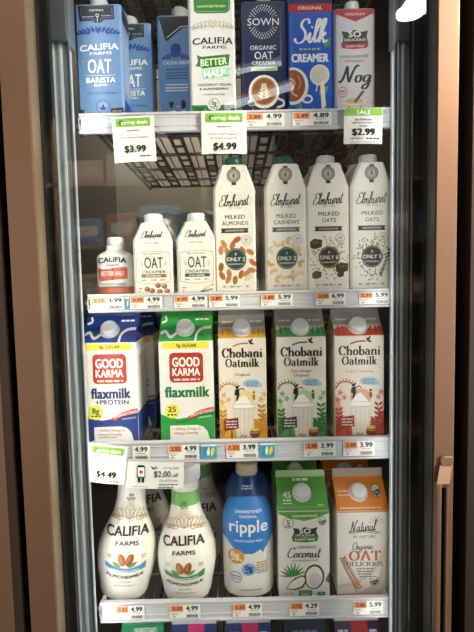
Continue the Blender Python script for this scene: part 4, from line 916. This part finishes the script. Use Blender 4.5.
# ================================================================== COOLER SHELL, MULLIONS, DOOR
galv = mat('brushed_galvanised_post', '#c6ced6', .36, .3, var=.22, scale=30, stretch=(30, 30, .6), bump=.1)
black = mat('gasket_and_shade_black', '#060607', .6, spec=.2); tan = mat('champagne_anodised_aluminium', '#765a46', .38, .45, var=.03, scale=60, stretch=(30, 30, .5))
gold = mat('pale_gold_trim', '#80705c', .4, .5); dkframe = mat('dark_door_edge', '#100f10', .4)
Z0, Z1 = .12, 2.35
def vert(name, pxl, pxr, Y0, Y1, m, bev=.001, lo=Z0, hi=Z1, parent=None, mb=None):
    xl = W(pxl, 316, Y0).x; xr = W(pxr, 316, Y0).x
    own = mb is None; mb = mb or MB(); mb.box(xl, xr, Y0, Y1, lo, hi, m, bev)
    return mb.build(name, parent) if own else mb
# inner steel posts
GY = -.105
for side, (a0, a1) in (('left', (64.5, 79)), ('right', (396.5, 408))):
    root = empty('steel_post', (0, 0, 0))
    mb = MB(); vert('', a0, a1, -.075, -.05, galv, .003, mb=mb); mid = (a0+a1)/2
    vert('', mid-2.2, mid+2.2, -.080, -.07, galv, .003, mb=mb); vert('', a0, a0+1.5, -.082, -.07, galv, .001, mb=mb); mb.build('post_face', root)
    mb = MB(); vert('', a0-(5 if side == 'right' else -3), a0+(2 if side == 'right' else 9), -.055, -.045, galv, .001, mb=mb); mb.build('side_flange', root)
    h0, h1 = (78.5, 80.8) if side == 'left' else (394.2, 396.3)
    mb = MB(); vert('', h0, h1, -.081, -.075, mat('dark_housing', '#4c5156', .5, .3), .001, lo=.4, hi=2.35, mb=mb); mb.build('light_housing', root)
    # slot plate near the head
    pz = W(a0, 40, -.09).z; mb = MB(); xl = W(a0-1, 316, -.09).x; xr = W(a1+1, 316, -.09).x; mb.box(xl, xr, -.09, -.05, pz, pz+.5, mat('grey_head_plate', '#6f767d', .4, .5), .002); mb.build('head_plate', root)
    tag(root, 'brushed steel post beside the blue cartons, with plate at its head' if side == 'left' else 'narrow steel post beside the nog carton, with plate at its head', 'post')

# cooler box
dark = mat('cooler_liner', '#4a4846', .6, var=.1, scale=8); cream = mat('cooler_back_liner', '#6d655c', .6, var=.1, scale=3)
def struct(name, x0, x1, y0, y1, z0, z1, m):
    mb = MB(); mb.box(x0, x1, y0, y1, z0, z1, m); o = mb.build(name); o['kind'] = 'structure'; return o
struct('wall_back', -.9, .9, 1.12, 1.16, 0, 2.5, cream)
struct('wall_cooler_left', -.94, -.9, -.04, 1.16, 0, 2.5, dark); struct('wall_cooler_right', .9, .94, -.04, 1.16, 0, 2.5, dark)
struct('floor_cooler', -.9, .9, -.1, 1.12, 0, .05, dark); struct('ceiling_cooler', -.94, .94, -.1, 1.16, 2.5, 2.54, cream)

struct('wall_lit_patch', -.40, -.02, .80, .83, .05, 1.98, mat('pale_lit_patch', '#d9cfbc', .6, var=.06, scale=3))  # pale panel added to stand in for a lit patch of back wall
# door leaf: stiles, gaskets, glass, handle
GL = -.17; SF = -.19
door = empty('door_1', (0, GL, .1)); door['kind'] = 'structure'
mb = MB(); mb.box(W(43, 316, GL).x - .004, W(434, 316, GL).x + .004, GL, GL+.004, .14, 2.3, glass_mat()); g = mb.build('glass_pane', door); g.matrix_parent_inverse = Matrix.Translation((0, -GL, -.1))
def dpart(name, mb): o = mb.build(name, door); o.matrix_parent_inverse = Matrix.Translation((0, -GL, -.1)); return o
for side, (e0, e1) in (('l', (13.5, 40.5)), ('r', (435.5, 455.5))):
    dpart('door_stile', vert('', e0, e1, SF, SF+.072, tan, .0007, mb=MB()))
mb = MB(); vert('', 40.8, 42.1, SF+.002, SF+.03, gold, .0004, mb=mb); dpart('edge_trim', mb)
mb = MB(); vert('', 433.6, 435.2, SF+.002, SF+.03, mat('steel_edge', '#3a3836', .4, .3), .0004, mb=mb); dpart('edge_trim', mb)
mb = MB(); vert('', 43.6, 46, GL+.006, GL+.05, black, .0005, mb=mb); vert('', 47, 52, GL+.012, GL+.05, black, .001, mb=mb); vert('', 53, 62.5, GL+.03, GL+.036, dkframe, .001, mb=mb); vert('', 44, 60, GL+.045, GL+.05, black, 0, mb=mb); dpart('gasket', mb)
mb = MB(); vert('', 430, 432.5, GL+.006, GL+.05, black, .0005, mb=mb); vert('', 424, 429, GL+.012, GL+.05, black, .001, mb=mb); vert('', 411.5, 422, GL+.03, GL+.036, dkframe, .001, mb=mb); vert('', 412, 432, GL+.045, GL+.05, black, 0, mb=mb); dpart('gasket', mb)
for z in (.1, 2.3): mb = MB(); mb.box(W(13.5, 316, SF).x, W(455.5, 316, SF).x, SF, SF+.03, z-.03, z+.03, tan); dpart('door_rail', mb)
# neighbours on both sides
nd = empty('door_2', (0, SF, .1)); nd['kind'] = 'structure'
o = vert('door_stile', -40, -4, SF, SF+.01, tan, .001, parent=nd); o.matrix_parent_inverse = Matrix.Translation((0, -SF, -.1))
o = vert('stile_return', -4, 4.5, SF+.001, SF+.072, mat('shaded_stile_return', '#33271f', .5, .3), .001, parent=nd); o.matrix_parent_inverse = Matrix.Translation((0, -SF, -.1))  # side of the tan stile, its shade put into the darker colour
nd = empty('door_3', (0, SF, .1)); nd['kind'] = 'structure'
o = vert('door_stile', 469.5, 520, SF, SF+.072, mat('shaded_stile', '#2e221b', .45, .4), .001, parent=nd); o.matrix_parent_inverse = Matrix.Translation((0, -SF, -.1))  # next door's tan stile, shade put into its dark colour
# cooler face behind the doors; shade of the door-edge gaps put into its black
def backing(name, a, b, y):
    xl = W(a, 316, y).x if a > -200 else -1.9; xr = W(b, 316, y).x if b < 900 else 1.9
    mb = MB(); mb.box(xl, xr, y, y+.02, .0, 2.5, black); o = mb.build(name); o['kind'] = 'structure'
backing('wall_mullion_left', -300, 52, -.115); backing('wall_mullion_right', 422, 1000, -.115)
struct('wall_header', -1.9, 1.9, -.19, -.04, 2.33, 3.0, mat('header_panel', '#3c3531', .5)); struct('wall_kick', -1.9, 1.9, -.19, -.04, 0, .1, black)

def handle(px, dz=0, name='door_handle', parent=door):
    k = MPP(SF); root = MB()
    p = W(px, 460, SF); hl = mat('handle_aluminium', '#7a5f4a', .4, .4)
    # mounting pad
    pad = MB(); pad.rings([[(p.x+7*k*c_[0]*s_, SF-t_, p.z+dz+4.8*k*c_[1]*s_) for c_ in [(math.copysign(abs(math.cos(u))**.6, math.cos(u)), math.copysign(abs(math.sin(u))**.6, math.sin(u))) for u in [2*PI*q/24 for q in range(24)]][::-1]] for t_, s_ in ((0, 1), (.003, 1), (.005, .9))], hl)
    o = dpart(name, pad); h = o
    arm = MB(); x0, x1 = p.x-6.4*k, p.x+6.4*k; zt = p.z+dz-3*k; Yb = SF-.016
    sx = -.0105
    vs = [(x0, SF-.002, zt), (x1, SF-.002, zt), (x1+sx, Yb, zt-.024), (x0+sx, Yb, zt-.024), (x0, SF-.002, zt-.020), (x1, SF-.002, zt-.020), (x1+sx, Yb+.003, zt-.03), (x0+sx, Yb+.003, zt-.03)]
    arm.add(vs, [(0, 3, 2, 1), (4, 5, 6, 7), (0, 4, 7, 3), (1, 2, 6, 5), (3, 7, 6, 2), (0, 1, 5, 4)], hl)
    a_ = arm.build('handle_arm', h); 
    bar = MB(); zb_ = zt-.32
    bm_ = tan
    bar.box(x0+sx, x0+sx+5.2*k, Yb, Yb+.012, zb_, zt-.0245, bm_, .0015); bar.box(x1+sx-2.2*k, x1+sx, Yb+.002, Yb+.012, zb_, zt-.03, bm_, .001); bar.box(x0+sx+3*k, x1+sx-1*k, Yb+.009, Yb+.0125, zb_, zt-.03, black)  # black box paints the deep shadow gap along the bar
    bar.build('handle_bar', h)
    low = MB(); low.box(x0+sx, x1+sx, Yb, SF, zb_-.02, zb_, hl, .002); low.build('handle_foot', h)
handle(446)

# ================================================================== BACK STOCK, WRAP
wrap_m = mat('crumpled_plastic_wrap', '#ddd9d2', .3, var=.15, scale=60, bump=.6, sss=.1)
bm = bmesh.new(); bmesh.ops.create_cube(bm, size=1); bmesh.ops.subdivide_edges(bm, edges=bm.edges[:], cuts=14, use_grid_fill=True)
R = random.Random(3)
from mathutils import noise
for v in bm.verts:
    p = v.co.copy(); q = p.normalized()*.62; v.co = p.lerp(q, .35); n_ = noise.noise_vector(p*6)*.06+noise.noise_vector(p*16)*.035; v.co += n_
    v.co = Vector((v.co.x*.25, v.co.y*.13, (v.co.z+.60)*.175))
mb = MB(); mb.bm(bm, wrap_m, False); o = mb.build('wrapped_bundle'); o.location = (W(186, 279, .46).x, .46, DECK[2]+.004); tag(o, 'crumpled white plastic-wrapped bundle behind the short creamer cartons', 'bundle')
box_m = mat('brown_cardboard', '#6e4e3a', .7, var=.12, scale=14); tape = mat('packing_tape', '#8e7356', .4)
def case(x, y, z, w, d, h, rz, lb, m=None, grp='stock cases at the back of the cooler'):
    root = empty('cardboard_case', (x, y, z), rz)
    b = MB(); b.box(-w/2, w/2, -d/2, d/2, 0, h, m or box_m, .002); b.build('case_body', root)
    t = MB(); t.box(-.025, .025, -d/2-.0006, d/2+.0006, h*.02, h+.0008, tape); t.build('tape', root)
    for sg in (-1, 1): f = MB(); f.box(-w/2+.002, w/2-.002, sg*d*.25-d*.245, sg*d*.25+d*.245, h, h+.002, m or box_m); f.build('top_flap', root)
    tag(root, lb, 'box', grp)
dk_m = mat('dark_filler_case', '#33302f', .6, var=.15, scale=12)  # unseen filler cases added to keep the rear of the shelves dark
case(.20, .46, DECK[2], .24, .16, .2, .05, 'brown cardboard case deep behind the chocolate oats carton')
case(-.19, .46, DECK[3], .2, .16, .19, .02, 'dark filler case deep behind the navy-topped flax carton', dk_m)
case(.02, .46, DECK[3], .2, .16, .19, -.03, 'dark filler case deep behind the yellow oat milk carton', dk_m)
case(.22, .46, DECK[3], .17, .16, .19, .04, 'brown case deep behind the red oat milk carton')
case(-.12, .46, DECK[4], .22, .16, .2, .03, 'dark filler case deep behind the curvy bottles', dk_m)
case(.12, .46, DECK[4], .22, .16, .2, -.02, 'dark filler case deep behind the coconut milk carton', dk_m)
case(.21, .5, DECK[1], .2, .12, .19, 0, 'dark filler case deep behind the nog carton', dk_m)

mb = MB(); mb.box(-.25, .28, .02, .56, 0, .004, P('#e6d8be', .6)); mb.box(-.25, .28, .02, .024, 0, .05, P('#e6d8be', .6)); mb.box(-.25, .28, .556, .56, 0, .05, P('#e6d8be', .6)); mb.box(-.25, -.246, .02, .56, 0, .05, P('#e6d8be', .6)); mb.box(.276, .28, .02, .56, 0, .05, P('#e6d8be', .6))
o = mb.build('cream_card_tray'); o.location = (0, 0, DECK[0]+.001); tag(o, 'cream card tray seen through the wires of the overhead shelf', 'tray')
# ================================================================== STORE IN FRONT OF THE DOOR (seen as reflections, gives the light)
tile = mat('store_floor', '#4d463e', .35, var=.08, scale=4); plaster = mat('store_plaster', '#57504a', .8, var=.05, scale=3); ceil_m = mat('store_ceiling', '#59564f', .9, var=.08, scale=3)
struct('floor', -3, 3, -6.6, -.19, -.05, 0, tile); struct('ceiling', -3, 3, -6.6, -.04, 3.0, 3.05, ceil_m)
struct('wall_front', -3, 3, -6.65, -6.6, 0, 3, plaster); struct('wall_left', -3.05, -3, -6.6, -.1, 0, 3, plaster); struct('wall_right', 3, 3.05, -6.6, -.1, 0, 3, plaster)
def mirror_pt(px, py, z=None, depth=None):
    """where a thing must really stand for the door glass to reflect it at this pixel"""
    d = (M3 @ Vector((px-237, -(py-316), -F)))
    t = (z-EYE.z)/d.z if z is not None else depth/d.y
    q = EYE + d*t; return Vector((q.x, 2*GL-q.y, q.z))
lamp_e = emit('lamp_glow', '#fff1dc', 42)
def lamp(px, py, r, lb):
    p = mirror_pt(px, py, z=2.93); root = empty('ceiling_lamp', (p.x, p.y, 3.0))
    mb = MB(); mb.tube((0, 0, 0), (0, 0, -.05), r*1.15, mat('lamp_housing', '#dcdad4', .4), 28); mb.build('housing', root)
    mb = MB(); mb.rings([[(r*k_*math.cos(2*PI*q/28), r*k_*math.sin(2*PI*q/28), zz) for q in range(28)] for k_, zz in ((1, -.05), (1, -.065), (.7, -.075))], lamp_e); mb.build('lamp_lens', root)
    tag(root, lb, 'lamp', 'round store ceiling lamps')
lamp(410, 15, .075, 'round ceiling lamp mirrored bright at the top corner of the glass'); lamp(299, 144, .045, 'small ceiling lamp mirrored above the tall oat milk cartons, nearer one'); lamp(304, 161, .045, 'small ceiling lamp mirrored just under the nearer small one')
lamp(421, 7, .095, 'second round ceiling lamp mirrored beside the first at the glass corner')

tube_e = emit('tube_glow', '#f4f6ff', 6)
def tube_lamp(a, b, z, rr, lb):
    p, q = mirror_pt(*a, z=z), mirror_pt(*b, z=z); root = empty('tube_lamp', (p.x, p.y, z)); d = q-p
    mb = MB(); mb.tube((0, 0, 0), d, rr, tube_e, 16); mb.build('tube', root)
    mb = MB(); mb.tube((0, 0, rr+.012), d+Vector((0, 0, rr+.012)), .012, mat('lamp_housing', '#dcdad4', .4), 8)
    for e_ in (Vector(), d): mb.tube(e_+Vector((0, 0, rr)), e_+Vector((0, 0, 3.0-z)), .004, mat('lamp_housing', '#dcdad4', .4), 6)
    mb.build('hanger', root); tag(root, lb, 'lamp', 'hanging tube lamps in the aisle')
tube_lamp((226, 107), (292, 86), 2.6, .022, 'hanging tube lamp mirrored as a pale streak over the latte cup')
tube_lamp((236, 72), (281, 63), 2.7, .014, 'thin hanging tube lamp mirrored above the streak on the latte carton')
shelfw = mat('gondola_boards', '#7a5a42', .6, var=.15, scale=10, stretch=(1, 1, 6)); 
g = empty('display_shelving', (0, -2.8, 0)); tag(g, 'wooden display shelving across the aisle, mirrored in the glass', 'shelving')
for z in (.4, .9, 1.3, 1.7, 2.1):
    mb = MB(); mb.box(-2.1, 1.7, -.25, .15, z-.03, z, shelfw); mb.build('shelf_board', g)
for x in (-2.1, -1.15, -.2, .75, 1.7): mb = MB(); mb.box(x-.02, x+.02, -.25, .15, 0, 2.5, shelfw); mb.build('upright', g)
mb = MB(); mb.box(-2.1, 1.7, -.27, -.25, 0, 2.5, mat('shelving_back', '#4a382c', .7)); mb.build('back_panel', g)
cols = [('#3f5f86', 'blue'), ('#8a6a34', 'ochre'), ('#7a3a2c', 'brick red'), ('#a08a70', 'tan'), ('#2f6a88', 'teal blue'), ('#c2b8a8', 'cream')]
R = random.Random(11); names = ['first', 'second', 'third', 'fourth', 'fifth', 'sixth', 'seventh', 'eighth']
for zi, z in enumerate((.9, 1.3, 1.7, 2.1)):
    x = -1.1; i = 0
    while x < (1.4 if zi in (1, 2) else -.4):
        w = R.uniform(.2, .34); h = R.uniform(.14, .27); c, cn = cols[(i*2+zi*3) % 6]
        if not any(x-.03 < u < x+w+.03 for u in (-1.15, -.2, .75)):
            b = MB(); b.box(-w/2, w/2, -.1, .1, 0, h, mat('packet_'+cn.replace(' ', '_'), c, .4, var=.2, scale=9), .012); b.box(-w*.35, w*.35, .099, .1007, h*.3, h*.7, P('#cfc8b8'))
            o = b.build('grocery_packet'); o.location = (x+w/2, -2.8, z+.002); tag(o, '%s packet, %s along the %s board of the aisle shelving' % (cn, names[i % 8], ('lowest filled', 'second', 'third', 'topmost')[zi]), 'packet', 'packets across the aisle')
        x += w+.02; i += 1

# ================================================================== LIGHTS
def area(name, loc, rot, sx, sy, e, col):
    L = bpy.data.lights.new(name, 'AREA'); L.shape = 'RECTANGLE'; L.size = sx; L.size_y = sy; L.energy = e; L.color = col
    o = bpy.data.objects.new(name, L); C.objects.link(o); o.location = loc; o.rotation_euler = rot; return o
def aim(o, target): d = Vector(target)-o.location; o.rotation_euler = d.to_track_quat('-Z', 'Y').to_euler()
def vstrip(px, Y, d, L, e, col):
    o = area('post_light_strip', (W(px, 316, Y).x, Y, 1.4), (0, 0, 0), .015, L, e, col); z = -Vector(d).normalized(); y = Vector((0, 0, 1)); x = y.cross(z)
    o.rotation_euler = Matrix((x, y, z)).transposed().to_euler(); return o
vstrip(81.5, -.081, (.72, .7, 0), 1.9, 2.2, (1, .98, .95)); vstrip(393.5, -.081, (-.72, .7, 0), 1.9, 1.6, (1, .97, .93))
l3 = area('walk_in_light', (-.15, .95, 2.4), (0, 0, 0), 1.0, .3, 5, (1, .9, .75)); l3.rotation_euler = (math.radians(-10), 0, 0)
l4 = area('aisle_fill', (-.3, -1.25, 2.9), (0, 0, 0), 1.6, .5, 9, (1, .95, .88)); aim(l4, (-.1, 0, 1.2))  # soft overhead fill added out of view, no fixture behind it
l6 = area('side_fill', (2.1, -1.7, 1.35), (0, 0, 0), 1.3, 2.0, 72, (1, .97, .93)); aim(l6, (-.1, 0, 1.3))  # added side fill for the package fronts, no window there
l7 = area('side_fill', (-2.1, -1.7, 1.35), (0, 0, 0), 1.3, 2.0, 24, (1, .97, .93)); aim(l7, (0, 0, 1.3))  # weaker added fill from the opposite side
l5 = area('aisle_fill', (1.0, -.75, 2.3), (0, 0, 0), .3, .3, 11, (1, .84, .68)); aim(l5, (.37, -.2, 1.75)); l5.data.spread = math.radians(70)  # unseen warm light added to brighten the upper right door stile
l8 = area('shelving_fill', (-.6, -1.75, 2.95), (0, 0, 0), 2.4, .2, 100, (1, .93, .85)); aim(l8, (-.6, -2.8, 1.5)); l8.data.spread = math.radians(110)  # added out of view to brighten the shelving mirrored in the glass
l9 = area('lit_patch_fill', (-.2, .66, 2.3), (0, 0, 0), .4, .05, 3.5, (1, .93, .8)); aim(l9, (-.2, .8, 1.6))  # unseen light added to brighten the pale panel
w = bpy.data.worlds.new('world'); bpy.context.scene.world = w; w.use_nodes = True; w.node_tree.nodes['Background'].inputs[0].default_value = (.5, .45, .4, 1); w.node_tree.nodes['Background'].inputs[1].default_value = .15
sc = bpy.context.scene; sc.view_settings.view_transform = 'Standard'; sc.view_settings.look = 'None'; sc.view_settings.gamma = 1; sc.view_settings.use_curve_mapping = False; sc.view_settings.exposure = -.18
sc.cycles.use_denoising = True; sc.cycles.max_bounces = 10; sc.cycles.transparent_max_bounces = 16; sc.cycles.sample_clamp_indirect = 4
